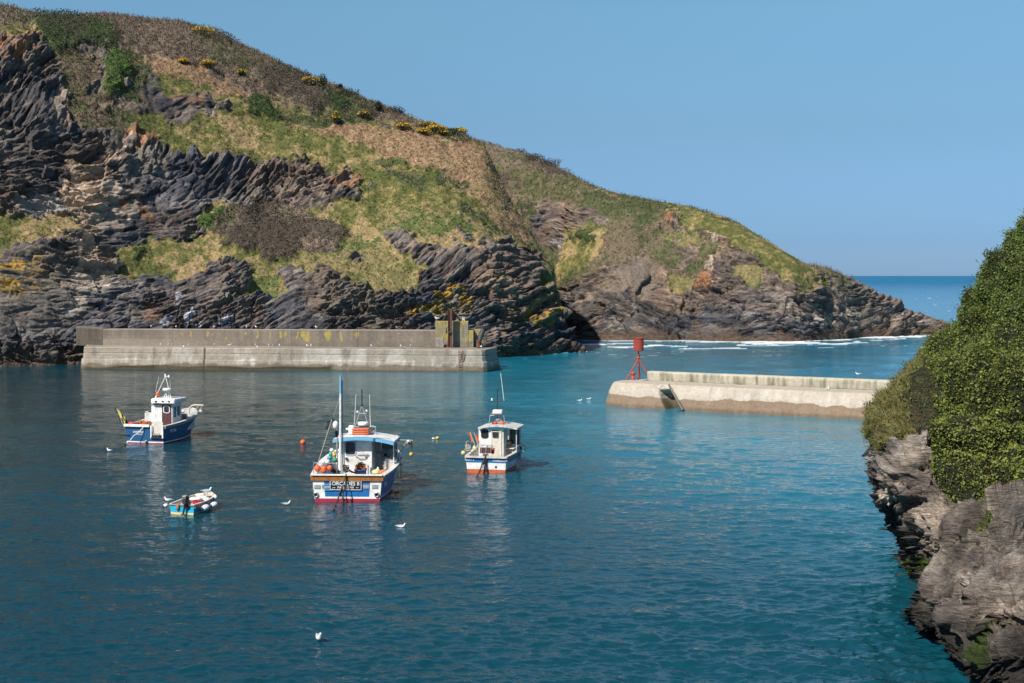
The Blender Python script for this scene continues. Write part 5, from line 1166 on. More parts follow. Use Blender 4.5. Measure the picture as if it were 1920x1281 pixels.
m = MB(); m.box((dL+.06,y1-.08,1.25),(.06,.05,.04)); m.build('handle','steel',dr)
m = MB(); m.box(((mid+rgt)/2,3.25,(.45+1.35)/2),(rgt-mid,.05,.9)); m.build('bulkhead','white_grubby',wh); zw = (1.35+zr)/2
window(wh,((mid+rgt)/2+.02,3.25,zw),(rgt-mid)-.2,zr-1.35-.2,'white_paint',.08,r=.05)
m = MB(); m.box((rgt-.03,2.0,(1.0+zr)/2),(.05,.05,zr-1.0)); m.box((rgt-.03,3.22,(1.0+zr)/2),(.06,.06,zr-1.0)); m.box((rgt-.03,2.6,1.2),(.05,1.2,.5)); m.build('side_screen','white_grubby',wh)
xl,xr = B_.at(896,802,1.6).x,B_.at(969.5,800,1.6).x; zt = B_.at(930,797.5,1.6).z; m = MB(); V = []; nr = 7
for yy_ in (1.6,3.8):
    for k in range(nr): u_ = k/(nr-1); V += [(xl+(xr-xl)*u_,yy_,zt-.16*(2*u_-1)**2),(xl+(xr-xl)*u_,yy_,zt-.1-.16*(2*u_-1)**2)]
k2 = 2*nr; m.add(V, [(2*k,2*k+2,k2+2*k+2,k2+2*k) for k in range(nr-1)]+[(2*k+1,k2+2*k+1,k2+2*k+3,2*k+3) for k in range(nr-1)]+[(2*k+1,2*k+3,2*k+2,2*k) for k in range(nr-1)]+[(k2+2*k,k2+2*k+2,k2+2*k+3,k2+2*k+1) for k in range(nr-1)]+[(0,k2,k2+1,1),(k2-2,k2-1,2*k2-1,2*k2-2)])
ro = m.build('roof','white_grubby',wh); ym = 2.6
m = MB()
for a_,c_ in (((917,798),(919,778)),((947,798),(944.5,778)),((919,779),(945,779)),((921,775),(944,775))): m.tube([B_.at(*a_,ym),B_.at(*c_,ym)],.03,6)
m.build('aerial_frame','galv',ro); m = MB(); m.tube([B_.at(932.5,798,ym),B_.at(932.5,731,ym)],.03,6); m.tube([B_.at(921.5,752,ym),B_.at(945,752,ym)],.028,6); m.torus(B_.at(932.5,732.5,ym),.11,.012,12,4); m.build('mast','rubber',ro)
m = MB(); m.tube([B_.at(945,752,ym),B_.at(938.7,699.5,ym)],.018,6); m.build('whip_aerial','float_white',ro); p = B_.at(922.3,749,ym); m = MB(); m.box(p,(.08,.08,.16)); m.build('nav_light','float_white',ro)
p = B_.at(933.5,771.5,ym); m = MB(); m.rbox(p,(.62,.4,.22),.08); m.box((p.x,p.y,p.z-.14),(.5,.3,.06)); m.build('radar','float_white',ro)
for px,py,rd,mt,lb in ((929,794,.15,'red_plastic','dark red buoy on the roof of the small white boat'),(942,793.5,.13,'orange','bright red orange buoy on the right side of the small white boat roof'),(925,795,.10,'maroon','small maroon buoy at the left end of the roof buoys')):
    ball(B_,px,py,2.3,rd,mt,lb)
m = MB(); c_ = B_.at(936,790,2.3)
for k in range(4): m.torus(c_+Vector((.05*k-.1,0,0)), .14, .014, 14, 5, Matrix.Rotation(1.3,4,'X') @ Matrix.Rotation(.3*k,4,'Y'))
m.build('hose_coil','rope_pale',ro)
# crab pot at the stern
p = B_.at(908.5,850,.65); cp = B_.thing('crab_pot', (p.x,p.y,p.z), 'steel framed crab pot with maroon netting on the stern of the small white boat', 'crab pot')
m = MB(); W_,H_,D_ = .92,.50,.5
for x_ in (-W_/2,-.15,.15,W_/2):
    m.tube([(x_,-D_/2,0),(x_,-D_/2,H_*.8),(x_*.9,-D_/4,H_),(x_*.9,D_/4,H_),(x_,D_/2,H_*.8),(x_,D_/2,0)],.016,6)
for y_,z_ in ((-D_/2,0),(-D_/2,H_*.8),(D_/2,H_*.8),(D_/2,0),(-D_/4,H_),(D_/4,H_)): m.tube([(-W_/2,y_,z_),(W_/2,y_,z_)],.016,6)
m.build('frame','galv',cp); m = MB(); m.rbox((.08,0,.2),(W_*.75,D_*.8,.34),.06); m.build('netting','maroon',cp)
m = MB(); m.rbox((-.02,-.02,.40),(W_*.45,D_*.6,.06),.02); m.build('bait_bag','float_white',cp)
p = B_.at(924.5,847,.9); o = B_.thing('bag',(p.x,p.y,p.z-.12),'bright red bag standing right of the crab pot','bag'); m = MB(); m.ell((0,0,.15),(.1,.1,.19),10,7); m.ell((.06,0,.30),(.06,.05,.05),8,6); m.build('body','red_plastic',o)
# hauler drum, ropes and right-hand roller
p = B_.at(953.5,831,3.0); m = MB(); m.lathe(p,[(0,.12),(.06,.12),(.08,.06),(.20,.05),(.21,0),(.21,-.08),(0,-.08)],18,MY); dro = m.build('rope_drum','wicker',wh); m = MB(); m.lathe(p,[(.03,.14),(.09,.13),(.09,.10)],12,MY); m.build('hub','cream',dro)
m = MB(); q = B_.at(958,843,2.6); m.box((q.x-.15,q.y,q.z+.08),(.75,.35,.05)); m.box((q.x-.4,q.y,q.z-.2),(.05,.05,.5)); m.box((q.x+.1,q.y,q.z-.2),(.05,.05,.5)); m.build('bench','cream',wh)
ph = B_.at(983,838,3.0); m = MB(); m.torus((0,0,.12),.24,.05,18,8,Matrix.Rotation(math.pi/2,4,'X') @ Matrix.Rotation(.5,4,'Y')); ho = B_.thing('pot_hauler',(ph.x-.15,ph.y,ph.z-.2),'round grey pot hauler wheel on the right rail of the small white boat','hauler'); m.build('wheel','fish_box',ho); m = MB(); m.tube([(-.35,0,.1),(0,0,.12)],.09,8); m.tube([(-.2,0,.1),(-.2,0,-.3)],.05,6); m.build('motor','rubber',ho)
m = MB(); q = B_.at(969,838,2.9); m.rbox((0,0,.1),(.24,.25,.25),.05); o = B_.thing('canister',(q.x,q.y,q.z-.1),'small blue grey drum beside the pot hauler wheel','drum'); m.build('body','hull_blue',o)
m = MB(); m.tube([B_.at(975,832,3.2),B_.at(975,813.5,3.2)],.02,6); m.build('rail_stanchion','steel',r)
dan(B_, (891,836), (881.5,810), .8, None, label='leaning pole with an orange flag at the left of the small white boat', fl=[(.3,1.0,-.16,'flag_orange')])
dan(B_, (896,834), (889,811), 1.1, None, label='second orange flag pole, close against the cabin of the small white boat', fl=[(.2,.9,.18,'flag_orange')])
ball(B_,868.8,849.5,1.1,.15,'pale_yellow','green yellow buoy hanging outside the left rail of the small white boat')
ball(B_,891,841,1.2,.17,'pale_yellow','lime yellow buoy on deck beside the crab pot',stretch=1.2)
m = MB(); c_ = B_.at(877,842,1.3)
for k in range(12): m.torus(c_+Vector((rnd.uniform(-.1,.12),rnd.uniform(-.2,.2),rnd.uniform(-.12,.15))), rnd.uniform(.07,.13), .02, 9, 5, Matrix.Rotation(rnd.uniform(.5,2.6),4,'X') @ Matrix.Rotation(rnd.uniform(0,3),4,'Z'))
m.tube([c_+Vector((.0,0,0)),c_+Vector((-.1,0,.45)),c_+Vector((.05,0,.5))],.02,6); m.build('rail_rope','rope_pale',r)
m = MB(); m.tube([c_+Vector((.1,0,-.25)),c_+Vector((.55,.1,.05))],.05,6); m.build('fish_chute','white_paint',r)
rope_thing('mooring_rope', [B_.w(B_.at(911,852,-.1)), B_.w(B_.at(905,868,-.3)), Vector(G(882,908,-.1))], .035, 'rope_dark', 'dark weedy rope slanting down left from the small white boat', weedfrom=.3)
rope_thing('mooring_rope', [B_.w(B_.at(911,852,-.12)), B_.w(B_.at(910,868,-.12)), Vector(G(906,893,-.05))], .05, 'rope_dark', 'thick dark rope hanging down the middle of the small white boat stern', weedfrom=.2)

# ================= C: dark blue boat on the left
C_ = Boat('fishing_boat', 272, 831, R(14), 'dark blue boat with white cabin and maroon door, leftmost of the three moored boats'); r = C_.root
hC = hull(C_, 7.4, 3.1, 3.25, 1.24, 1.85, [(.04,2),(.12,1),(9,0)], ['hull_navy','white_paint','boot_red'], .6, 5.2, cut=(.34,.92,.42), capw=.26, deckm='white_grubby')
h0 = 1.55; cx0,cx1 = .34*h0,.92*h0
m = MB(); m.box((-h0/2+.17,-.03,1.26),(h0+.34+.1,.26,.16)); m.build('stern_rail','white_paint',r)
m = MB(); m.box((-h0/2+.15,-.02,1.13),(h0+.3,.08,.07)); m.build('rub_strip','wicker',r)
m = MB(); m.box((cx0,-.03,.84),(.10,.14,.88)); m.box((cx1,-.03,.84),(.10,.14,.88)); m.box(((cx0+cx1)/2,-.06,.42),(cx1-cx0+.1,.16,.07)); nw = m.build('transom_well','white_paint',r)
m = MB(); m.box(((cx0+cx1)/2,.10,1.05),(cx1-cx0-.1,.05,.95)); m.build('well_board','fish_box',nw); m = MB(); m.box(((cx0+cx1)/2,-.12,.44),(cx1-cx0-.08,.1,.10)); m.build('well_sill','rubber',nw)
for k in (0,1):
    m = MB(); m.ell((cx0+.25+.26*k,.0,.62),(.14,.1,.11),12,8); m.torus((cx0+.25+.26*k,.0,.62),.115,.022,14,5,Matrix.Rotation(math.pi/2,4,'Y')); m.build('tank','galv',nw)
text_obj('name_lettering','SHAYLMAR',.19,'letter_white',r, Matrix.Translation((C_.at(260,811.5,0).x,-.02,.80)) @ RX, arc=.14, sx=.92)
text_obj('port_lettering','PADSTOW',.115,'letter_white',r, Matrix.Translation((C_.at(262,815.5,0).x,-.02,.62)) @ RX)
side_text(C_, hC, 'PW104', .34, 1.25, .82, 'letter_white', r, sx=.85, L_=7.4)
p = C_.at(240,816.5,0); m = MB(); m.rbox((p.x,-.01,p.z),(.42,.03,.11),.01); m.build('scupper','hole',r)
p = C_.at(275,827.5,0); m = MB(); m.ell((p.x,-.12,p.z),(.1,.09,.11),8,6); m.build('anode','rub_grey',r)
y1 = 2.3; lft = C_.at(284,780,y1).x; rgt = C_.at(323,780,y1).x; zr = C_.at(300,757,y1).z; yf = 3.75
wh = wall(C_, [(lft,.6),(rgt,.6),(rgt,zr),(lft,zr)], y1, .06, 'white_paint', 'wheelhouse')
m = MB(); m.box((lft+.03,(y1+yf)/2,(.6+zr)/2),(.06,yf-y1-.1,zr-.6)); m.build('side_wall','white_paint',wh)
m = MB(); m.box((rgt-.03,(y1+yf)/2,(.6+zr)/2),(.06,yf-y1-.1,zr-.6)); sw = m.build('side_wall','white_paint',wh)
window(sw,(rgt,y1+.36,zr-.62),.34,.78,'white_paint',.03,plane='x',r=.06); window(sw,(rgt,y1+.92,zr-.58),.44,.72,'white_paint',.03,plane='x',r=.06)
m = MB(); m.box(((lft+rgt)/2,yf,(.6+zr)/2),(rgt-lft,.06,zr-.6)); m.build('front_wall','white_paint',wh)
x0_,x1_ = C_.at(304.5,780,y1).x, C_.at(321.3,780,y1).x; zb = C_.at(310,797.5,y1).z
m = MB(); m.box(((x0_+x1_)/2,y1-.025,(zb+zr-.1)/2),(x1_-x0_,.045,zr-.1-zb)); dr = m.build('door','maroon',wh); c1 = C_.at(312.5,768,y1-.05); window(dr,(c1.x,y1-.05,c1.z),.42,.44,'white_paint',.055)
m = MB(); m.box(((lft+x1_)/2,y1-.03,zr-.06),(x1_-lft+.1,.06,.06)); m.build('door_track','wicker',wh)
x2_,x3_ = C_.at(288.5,780,y1).x, x0_-.02; m = MB()
for k in range(4): m.box((x2_+(x3_-x2_)*(k+.5)/4,y1-.012,(zb+zr-.1)/2),((x3_-x2_)/4-.02,.022,zr-.12-zb))
m.build('door_panel','white_paint',wh)
xl,xr = C_.at(282,752,1.95).x,C_.at(327,752,1.95).x; zt = C_.at(305,748.2,1.95).z
m = MB(); m.rbox(((xl+xr)/2,(1.95+yf+.2)/2,zt-.15),(xr-xl,yf+.2-1.95,.32),.12); ro = m.build('roof','white_paint',wh)
for px in (292,305,316.5): p = C_.at(px,752.5,1.93); m = MB(); m.box((p.x,p.y-.02,p.z),(.12,.05,.09)); m.build('deck_light','rubber',ro)
ym = 2.5; m = MB()
for a_,c_ in (((289.5,749),(310,707)),((321,749),(311,707)),((291,749),(296,735)),((310,706),(317,706)),((307,746),(313,733))): m.tube([C_.at(*a_,ym),C_.at(*c_,ym)],.028,6)
m.build('aerial_frame','float_white',ro)
m = MB(); m.box(C_.at(310,704,ym),(.09,.09,.24)); m.build('nav_light','float_white',ro); m = MB(); m.box(C_.at(316.8,705.5,ym),(.09,.09,.18)); m.build('nav_light','float_white',ro)
p = C_.at(311,698,ym); m = MB(); m.tube([p,p+Vector((0,0,-.2))],.02,6); m.tube([p-Vector((.12,0,0)),p+Vector((.12,0,0))],.02,6); m.build('wind_vane','rubber',ro)
p = C_.at(313.3,730.5,ym); m = MB(); m.lathe((p.x,p.y,p.z-.09),[(0,0),(.30,0),(.33,.05),(.33,.13),(.28,.19),(0,.2)],18); m.tube([(p.x-.05,p.y,p.z-.1),(p.x-.05,p.y,zt)],.03,6); m.tube([(p.x+.1,p.y,p.z-.1),(p.x+.1,p.y,zt)],.03,6); m.build('radar','float_white',ro)
for a_,c_ in (((319.5,748),(318.8,712.5)),((292,735),(295,718)),((295,720),(298,706))): m = MB(); m.tube([C_.at(*a_,ym),C_.at(*c_,ym)],.018,6,r2=.01); m.build('whip_aerial','float_white',ro)
ball(C_,296,738.5,ym,.15,'orange','faded red buoy hung on the mast frame above the white cabin',stretch=1.15)
# davit at the bow
yd = 5.4; m = MB(); pp_ = [(354.6,779),(354.6,769),(356,764),(360,760.5),(366,759.6),(381.5,760)]; m.tube([C_.at(*q_,yd) for q_ in pp_],.05,8); m.tube([C_.at(357,778,yd),C_.at(372,762,yd)],.025,6); dv_ = m.build('davit','cream',r)
p = C_.at(376,771,yd); m = MB(); m.tube([C_.at(378,760,yd),p],.015,5); m.box(p,(.22,.1,.16),ry=.6); m.build('hook_block','float_white',dv_)
p = C_.at(343.5,783,4.6); o = C_.thing('pot_hauler',(p.x,p.y,1.2),'brown pot hauler drum on the right deck of the dark blue boat','hauler'); m = MB(); zz_ = p.z-1.2; m.lathe((0,0,zz_),[(0,.14),(.1,.12),(.26,.08),(.26,0),(.26,-.1),(0,-.1)],16,MY); m.build('drum','wicker',o); m = MB(); m.box((-.1,.15,zz_/2+.1),(.6,.3,max(.3,zz_+.2))); m.build('stand','cream',o)
p = C_.at(341,771,5.2); o = C_.thing('float',(p.x,p.y,p.z-.12),'white float lying beyond the hauler of the dark blue boat','float'); m = MB(); m.ell((0,0,.1),(.26,.15,.13),10,7); m.build('body','float_white',o)
for nm,px,py,dy,sz,mt,lb in (('crate',337.5,793,3.6,(.7,.4,.22),'blue_plastic','bright blue crate in the cockpit right of the cabin'),('box',330,795,3.2,(.22,.3,.2),'float_white','small white box beside the bright blue crate'),('box',281,784,2.6,(.62,.5,.75),'white_paint','large white box at the left of the cabin'),('bag',247,794.5,.5,(.5,.3,.26),'red_plastic','red bag on the left stern deck of the dark blue boat'),('bag',257,795,.6,(.34,.3,.2),'rubber','black gear bag between the red bag and the orange rope')):
    p = C_.at(px,py,dy); o = C_.thing(nm,(p.x,p.y,p.z-sz[2]/2),lb,nm); m = MB()
    if nm == 'bag': m.ell((0,0,sz[2]/2),(sz[0]/2,sz[1]/2,sz[2]/2),12,8); m.ell((-.1,0,sz[2]*.8),(.12,.1,.08),8,6); m.build('body',mt,o)
    else:
        m.box((0,0,sz[2]/2),sz,taper=.95,rz=.15); m.build('body',mt,o); m = MB(); m.box((0,0,sz[2]),(sz[0]*1.02,sz[1]*1.02,.04),rz=.15); m.build('rim',mt,o)
p = C_.at(273,792.5,.9); o = C_.thing('rope_heap',(p.x,p.y,p.z-.12),'heap of orange rope behind the stern rail of the dark blue boat','rope'); m = MB(); rnd = random.Random(9)
for k in range(40): m.torus((rnd.uniform(-.55,.55),rnd.uniform(-.2,.2),rnd.uniform(0,.22)), rnd.uniform(.06,.13), .024, 8, 5, Matrix.Rotation(rnd.uniform(0,3),4,'X') @ Matrix.Rotation(rnd.uniform(0,3),4,'Z'))
m.build('coils','orange_rope',o)
m = MB(); m.tube([C_.at(275.5,797,.8),C_.at(275,772.5,.8)],.022,6); m.tube([C_.at(272.5,772,.8),C_.at(278,772,.8)],.03,6); m.build('boat_hook','cream',r)
dan(C_, (231,797), (218.5,765.5), .5, None, label='leaning marker pole with black and yellow flags at the far left of the blue boat', fl=[(.72,1.05,-.22,'flag_black'),(.45,.95,.20,'flag_yellow'),(.25,.6,-.2,'flag_black')])
dan(C_, (232,796), (232,779), .7, None, label='short upright marker pole with yellow flag behind the leaning one', fl=[(.0,.95,.14,'flag_yellow')])
dan(C_, (236,797), (226,775), .9, None, label='second leaning black flag pole inside the rail of the dark blue boat', fl=[(.1,.9,.28,'flag_black')])
rope_thing('mooring_rope', [C_.w(C_.at(270,800,-.1)), C_.w(C_.at(251,817,-.5)), Vector(G(235,833,.05))], .03, 'float_white', 'white rope slanting down across the name on the dark blue stern')
rope_thing('mooring_rope', [Vector(G(235,832,.08)), Vector(G(228,838,.03)), Vector(G(213,845,-.06))], .07, 'rope_dark', 'black weedy end of the rope floating left of the dark blue boat', weedfrom=0)

# ================= D: small cyan dinghy
D_ = Boat('dinghy', 341.5, 963.8, R(17), 'small open cyan dinghy with white fenders and black outboard motor, lowest of the boats'); r = D_.root
hD = hull(D_, 2.95, 1.38, 1.5, .46, .66, [(.07,1),(9,0)], ['hull_cyan','pale_yellow'], .16, 2.2, capw=.09, deckm='cream', rail='wood_weathered')
m = MB(); m.box((0,-.01,.46),(1.42,.08,.05)); m.build('stern_rail','rub_grey',r)
m = MB(); m.box((0,.95,.34),(1.3,.24,.04)); m.build('thwart','cream',r)
om = D_.thing('outboard_motor', (D_.at(348,945,-.12).x,-.12,.46), 'black outboard motor tilted on the stern of the cyan dinghy', 'outboard motor')
m = MB(); m.rbox((0,0,.26),(.24,.34,.34),.07); m.build('cowl','rubber',om); m = MB(); m.rbox((-.02,0,.47),(.22,.28,.08),.03); m.build('cowl_top','rub_grey',om)
m = MB(); m.tube([(0,0,.1),(-.05,-.03,-.1),(-.13,-.05,-.46)],[.09,.06,.045],8); m.box((0,.05,-.02),(.2,.14,.2)); m.box((-.14,-.06,-.44),(.06,.3,.04)); m.build('leg','rubber',om)
m = MB(); m.tube([(.12,.1,.3),(.13,.05,.56)],.02,6); m.build('tiller','rubber',om)
for px,py,dy,rr,lb in ((310.6,948.5,.35,.135,'white fender with blue end on the left quarter of the cyan dinghy'),(385.2,952.2,.55,.20,'larger white fender with blue end, nearest on the right side of the dinghy'),(401,946.8,1.4,.19,'white fender with blue end hanging further forward on the right side')):
    p = D_.at(px,py,dy); o = D_.thing('fender', p, lb, 'fender'); M_ = Matrix.Rotation(math.pi/2+.15,4,'X') @ Matrix.Rotation(-.35,4,'Y')
    m = MB(); m.ell((0,0,0),(rr*.82,rr*.82,rr*1.25),16,12,M_); m.build('body','float_white',o)
    e = M_ @ Vector((0,0,rr*1.05)); m = MB(); m.ell(e,(rr*.5,rr*.5,rr*.34),12,8,M_); m.build('end_cap','blue_fender',o)
p = D_.at(403,932.8,2.2); o = D_.thing('fender', p, 'round white fender at the bow of the cyan dinghy', 'fender'); m = MB(); m.ell((0,0,0),.135,14,10); m.build('body','float_white',o); m = MB(); m.lathe((0,0,.12),[(.04,0),(.04,.05),(0,.05)],8); m.build('eye','float_white',o)
p = D_.at(372,944,.9); o = D_.thing('fish_box', (p.x,p.y,.36), 'red box amidships in the cyan dinghy', 'crate'); m = MB(); m.box((0,0,.1),(.46,.3,.2)); m.build('tray','red_plastic',o); m = MB(); m.box((0,0,.21),(.5,.34,.03)); m.build('rim','boot_red',o)
for px,py,dy,s_,mt,lb in ((366,936,1.5,(.34,.2,.12),'float_white','white sack in the middle of the cyan dinghy'),(378,933.5,1.8,(.36,.22,.13),'white_grubby','grubby white sack beside the red box'),(387,938,1.5,(.20,.2,.14),'float_white','small white sack at the right side of the dinghy'),(375,928.5,2.2,(.3,.2,.1),'fish_box','folded pale tarpaulin at the dinghy bow')):
    p = D_.at(px,py,dy); o = D_.thing('sack', (p.x,p.y,p.z-s_[2]), lb, 'sack'); m = MB(); m.ell((0,0,s_[2]),s_,12,8); m.ell((s_[0]*.5,0,s_[2]*1.3),(s_[0]*.5,s_[1]*.7,s_[2]*.7),10,7); m.build('body',mt,o)
for px,py,dy,lb in ((333,951,-.05,'orange brown rag hanging over the dinghy transom'),(354.5,944,.3,'orange fuel can behind the outboard motor')):
    p = D_.at(px,py,dy); o = D_.thing('rag' if px < 340 else 'fuel_can', p, lb, 'rag' if px < 340 else 'can'); m = MB()
    if px < 340: m.ell((0,-.02,0),(.10,.05,.16),10,8); m.ell((.02,.04,.12),(.14,.09,.06),10,6); m.build('cloth','wicker',o)
    else: m.rbox((0,0,-.02),(.16,.14,.22),.03); m.build('body','orange',o); m = MB(); m.lathe((0,0,.09),[(.03,0),(.03,.05),(0,.05)],8); m.build('cap','rubber',o)

# ================= buoys on the water
def wbuoy(px, py, rad, mat, label, z=.55, group=None):
    g = G(px, py+rad/Yat(py)*F*.6); o = empty('buoy', g, label, 'buoy', group); m = MB(); m.ell((0,0,rad*z),(rad,rad,rad),14,10); m.build('float', mat, o)
    m = MB(); m.lathe((0,0,rad*(z+.93)),[(rad*.3,0),(rad*.25,rad*.25),(0,rad*.3)],8); m.build('eye','rope_dark',o)
wbuoy(568,829,.20,'orange','round orange mooring buoy floating left of the biggest boat')
g_ = G(818,823.5); o = empty('buoy', g_, 'small yellow pickup buoy lying flat between the two right boats', 'buoy'); m = MB(); m.ell((.08,0,.08),(.14,.12,.12),12,8); m.build('float','yellow_plastic',o); m = MB(); m.ell((-.2,0,.05),(.13,.08,.07),10,6); m.build('tail_float','float_white',o)
# ------------------------------------------------------------------ gulls
simple('feather_white', (.80,.80,.78), .8, 0, .05, 8); simple('feather_grey', (.42,.44,.46), .8, 0, .15, 14); simple('feather_brown', (.30,.25,.20), .8, 0, .3, 20); simple('bill', (.65,.42,.06), .5); simple('leg_pink', (.55,.33,.28), .6)
def gull(name, label, group, standing, wing='feather_grey'):
    o = empty(name, (0,0,0), label, 'gull', group)
    z0 = .20 if standing else .0
    # spine from tail through body and neck to forehead (bird faces +X), radii across / up
    sp_ = [(-.30,.10,.008,.006),(-.22,.10,.035,.022),(-.12,.095,.075,.062),(0,.085,.095,.085),(.10,.09,.088,.085),(.165,.13,.060,.062),(.19,.185,.040,.042),(.205,.225,.042,.043),(.228,.243,.040,.038),(.255,.243,.020,.022)]
    V = []; n = 10
    for k,(x,z,rx,rz_) in enumerate(sp_):
        a = sp_[max(0,k-1)]; c = sp_[min(len(sp_)-1,k+1)]; t = Vector((c[0]-a[0],0,c[1]-a[1])).normalized(); up = Vector((-t.z,0,t.x))
        for i in range(n): b = 2*math.pi*i/n; p = Vector((x,0,z+z0))+Vector((0,1,0))*math.cos(b)*rx+up*math.sin(b)*rz_; V.append(p)
    F_ = [(j*n+i,(j+1)*n+i,(j+1)*n+(i+1)%n,j*n+(i+1)%n) for j in range(len(sp_)-1) for i in range(n)]+[tuple(range(n)),tuple(range((len(sp_)-1)*n,len(sp_)*n))[::-1]]
    m = MB(); m.add(V, F_, True); m.build('body','feather_white',o)
    for s in (-1,1):
        m = MB(); w_ = [(.10,.155,.02),(.02,.175,.055),(-.10,.165,.05),(-.24,.135,.02),(-.34,.125,.004)]; W = []
        for x,z,hh in w_:
            yy = s*(.088 if x > -.2 else .045 if x > -.3 else .02); W += [(x,s*.02 if x > -.3 else s*.005,z+z0+.012),(x,yy*.8,z+z0),(x,yy,z+z0-hh*.9)]
        m.add(W, [(3*i+k,3*i+k+1,3*i+k+4,3*i+k+3) for i in range(4) for k in (0,1)], True); m.build('wing',wing,o)
    m = MB(); m.tube([(.262,0,.243+z0),(.30,0,.236+z0),(.318,0,.226+z0)],[.014,.010,.003],6); m.build('bill','bill',o)
    m = MB(); m.ell((.236,.036,.252+z0),.007,6,4); m.ell((.236,-.036,.252+z0),.007,6,4); m.build('eyes','rubber',o)
    if standing:
        for s in (-1,1): m = MB(); m.tube([(.02,s*.035,z0+.02),(.015,s*.035,.09),(.02,s*.035,.0)],.008,5); m.add([(.0,s*.035,.004),(.07,s*.035-.025,.003),(.075,s*.035,.003),(.07,s*.035+.025,.003)],[(0,1,2,3)]); m.build('leg','leg_pink',o)
    return o
GS = .88
swim = gull('gull','white gull swimming toward the camera at the bottom of the harbour',None,False)
swim.location = G(598,1200,.02); swim.rotation_euler = (0,0,R(-70)); swim.scale = (1.08,)*3
def put(src, loc, rz, label, group=None, sc_=GS):
    c = copy_tree(src); c.location = loc; c.rotation_euler = (0,0,rz); c.scale = (sc_,)*3; c['label'] = label
    if group: c['group'] = group
    elif 'group' in c: del c['group']
    return c
for px,py,rz,lb in ((752,990,R(-10),'white gull swimming right below the biggest boat'),(537,947,R(5),'brown tinged gull swimming left of the biggest boat'),(205,846.5,R(150),'white gull on the floating rope end left of the dark blue boat'),(315.5,940,R(170),'white gull with raised tail behind the left corner of the dinghy'),(1087,752.5,R(0),'left of the two white gulls swimming by the pale breakwater'),(1104,749.5,R(5),'right of the two white gulls swimming by the pale breakwater')):
    c = put(swim, G(px,py,-.02), rz, lb)
    if 'brown' in lb:
        for ch in c.children:
            if ch.name.startswith('wing'): ch.data = ch.data.copy(); ch.data.materials[0] = MATS['feather_brown']
stand = gull('gull','white gull perched on the sacks at the bow of the cyan dinghy',None,True)
p = D_.w(D_.at(388,929,2.0)); stand.location = (p.x,p.y,p.z-.05); stand.rotation_euler = (0,0,R(20))
def on_z(px, py, z): return G(px, py, z)
GW, GD = 'gulls along the top of the long grey wall', 'gulls on the ledge below the parapet of the long grey wall'
def wall_pt(px, dz=5.03): 
    u_ = (px-193)/(818-193); Y = 187.4+(182.6-186.8)*u_+.35; a = P(px,600,Y); return (a[0],a[1],dz)
for k,px in enumerate((283,330,375,401,462,480,593,744)): put(stand, wall_pt(px), R(random.Random(k).choice((60,-70,-110,100,130,-45))), 'white gull standing on top of the parapet of the long grey wall', GW, 1.0)
a = P(819.5,600,183.2); put(stand,(a[0],a[1],6.17),R(170),'white gull standing on the left corner of the lichen covered end block',None,1.2)
for k,(px,sit) in enumerate(((302,0),(317,0),(325,0),(346,1),(355,0),(401,0),(431,0),(479,0),(484,1),(505,0),(513,0),(525,0),(577,0),(584,0),(697,0),(752,0),(758,1),(769,0),(902,0))):
    Y = Yat(649.5+(px-160)*.006, 2.84); a = P(px,649,Y); z_ = 2.84-(.2 if sit else 0)
    put(stand if not sit else swim, (a[0],a[1]-.3,z_ if not sit else 2.80), R(random.Random(k+50).choice((70,-80,-100,110,125,-60,10))), 'white gull resting on the ledge of the long grey wall', GD, 1.0)
x_,y_,_ = P(1609,712,124.6); put(stand,(x_,y_,3.1),R(180),'white gull on the parapet of the pale breakwater near the right cliff',None,.95)
a = G(1550,730.5,2.24); put(swim,(a[0],a[1],2.22),R(10),'white gull sitting on the deck of the pale breakwater',None,.95)
# ------------------------------------------------------------------ shrubs one can tell apart
def surf(X, px, py):
    """ground point seen at a photo position: nearest vertex of the modelled slope"""
    q = X.reshape(-1,3); u = 960+q[:,0]/q[:,1]*F; v = PY(q[:,1], q[:,2]); k = np.argmin((u-px)**2+(v-py)**2+.002*q[:,1]); return q[k]
def shrub(px, py, w_, h_, label, cat, X=HX, flowers=0, col=((.045,.060,.02),(.06,.075,.03),(.08,.07,.045)), group=None, n=420, name='shrub', seed=1):
    rg = np.random.default_rng(seed); c = surf(X, px, py); o = empty(name, (float(c[0]),float(c[1]),float(c[2])-.1), label, cat, group)
    d = unit(rg.normal(size=(n,3))); rad = rg.random((n,1))**.45; lump = 1+.35*fbm(d*1.0, 1.6, 2, .5, seed*7.)[:,None]
    p_ = d*rad*lump*np.array([w_/2,w_/2.4,h_/2])+np.array([0,-.1,h_*.45]); p_ = p_[p_[:,2] > -.1]
    V,Fc,C = leaves(p_, unit(p_-np.array([0,0,h_*.3])), .24, tones(col, len(p_), rg, .35), np.zeros((len(p_),1)), rg, bias=.4); np_mesh('foliage', V, Fc, MATS['leaf'], C, parent=o)
    m = MB(); rr = random.Random(seed)
    for k in range(5): a = rr.uniform(0,6.28); m.tube([(0,0,-.2),(math.cos(a)*w_*.12,math.sin(a)*w_*.1,h_*.3),(math.cos(a)*w_*.3,math.sin(a)*w_*.25,h_*.7)],.035,5,r2=.012)
    m.build('stem','rope_dark',o)
    if flowers:
        d = unit(rg.normal(size=(flowers,3))); d[:,2] = np.abs(d[:,2]); p_ = d*np.array([w_/2,w_/2.4,h_/2])*1.02+np.array([0,-.15,h_*.45])
        V,Fc,C = leaves(p_, d, .20, tones([(.66,.42,.025),(.58,.36,.03)], len(p_), rg, .2), np.zeros((len(p_),1)), rg, bias=1.0, aspect=.9); np_mesh('flowers', V, Fc, MATS['leaf'], C, parent=o)['kind'] = 'stuff'
    return o
gg = 'flowering gorse bushes on the hill'
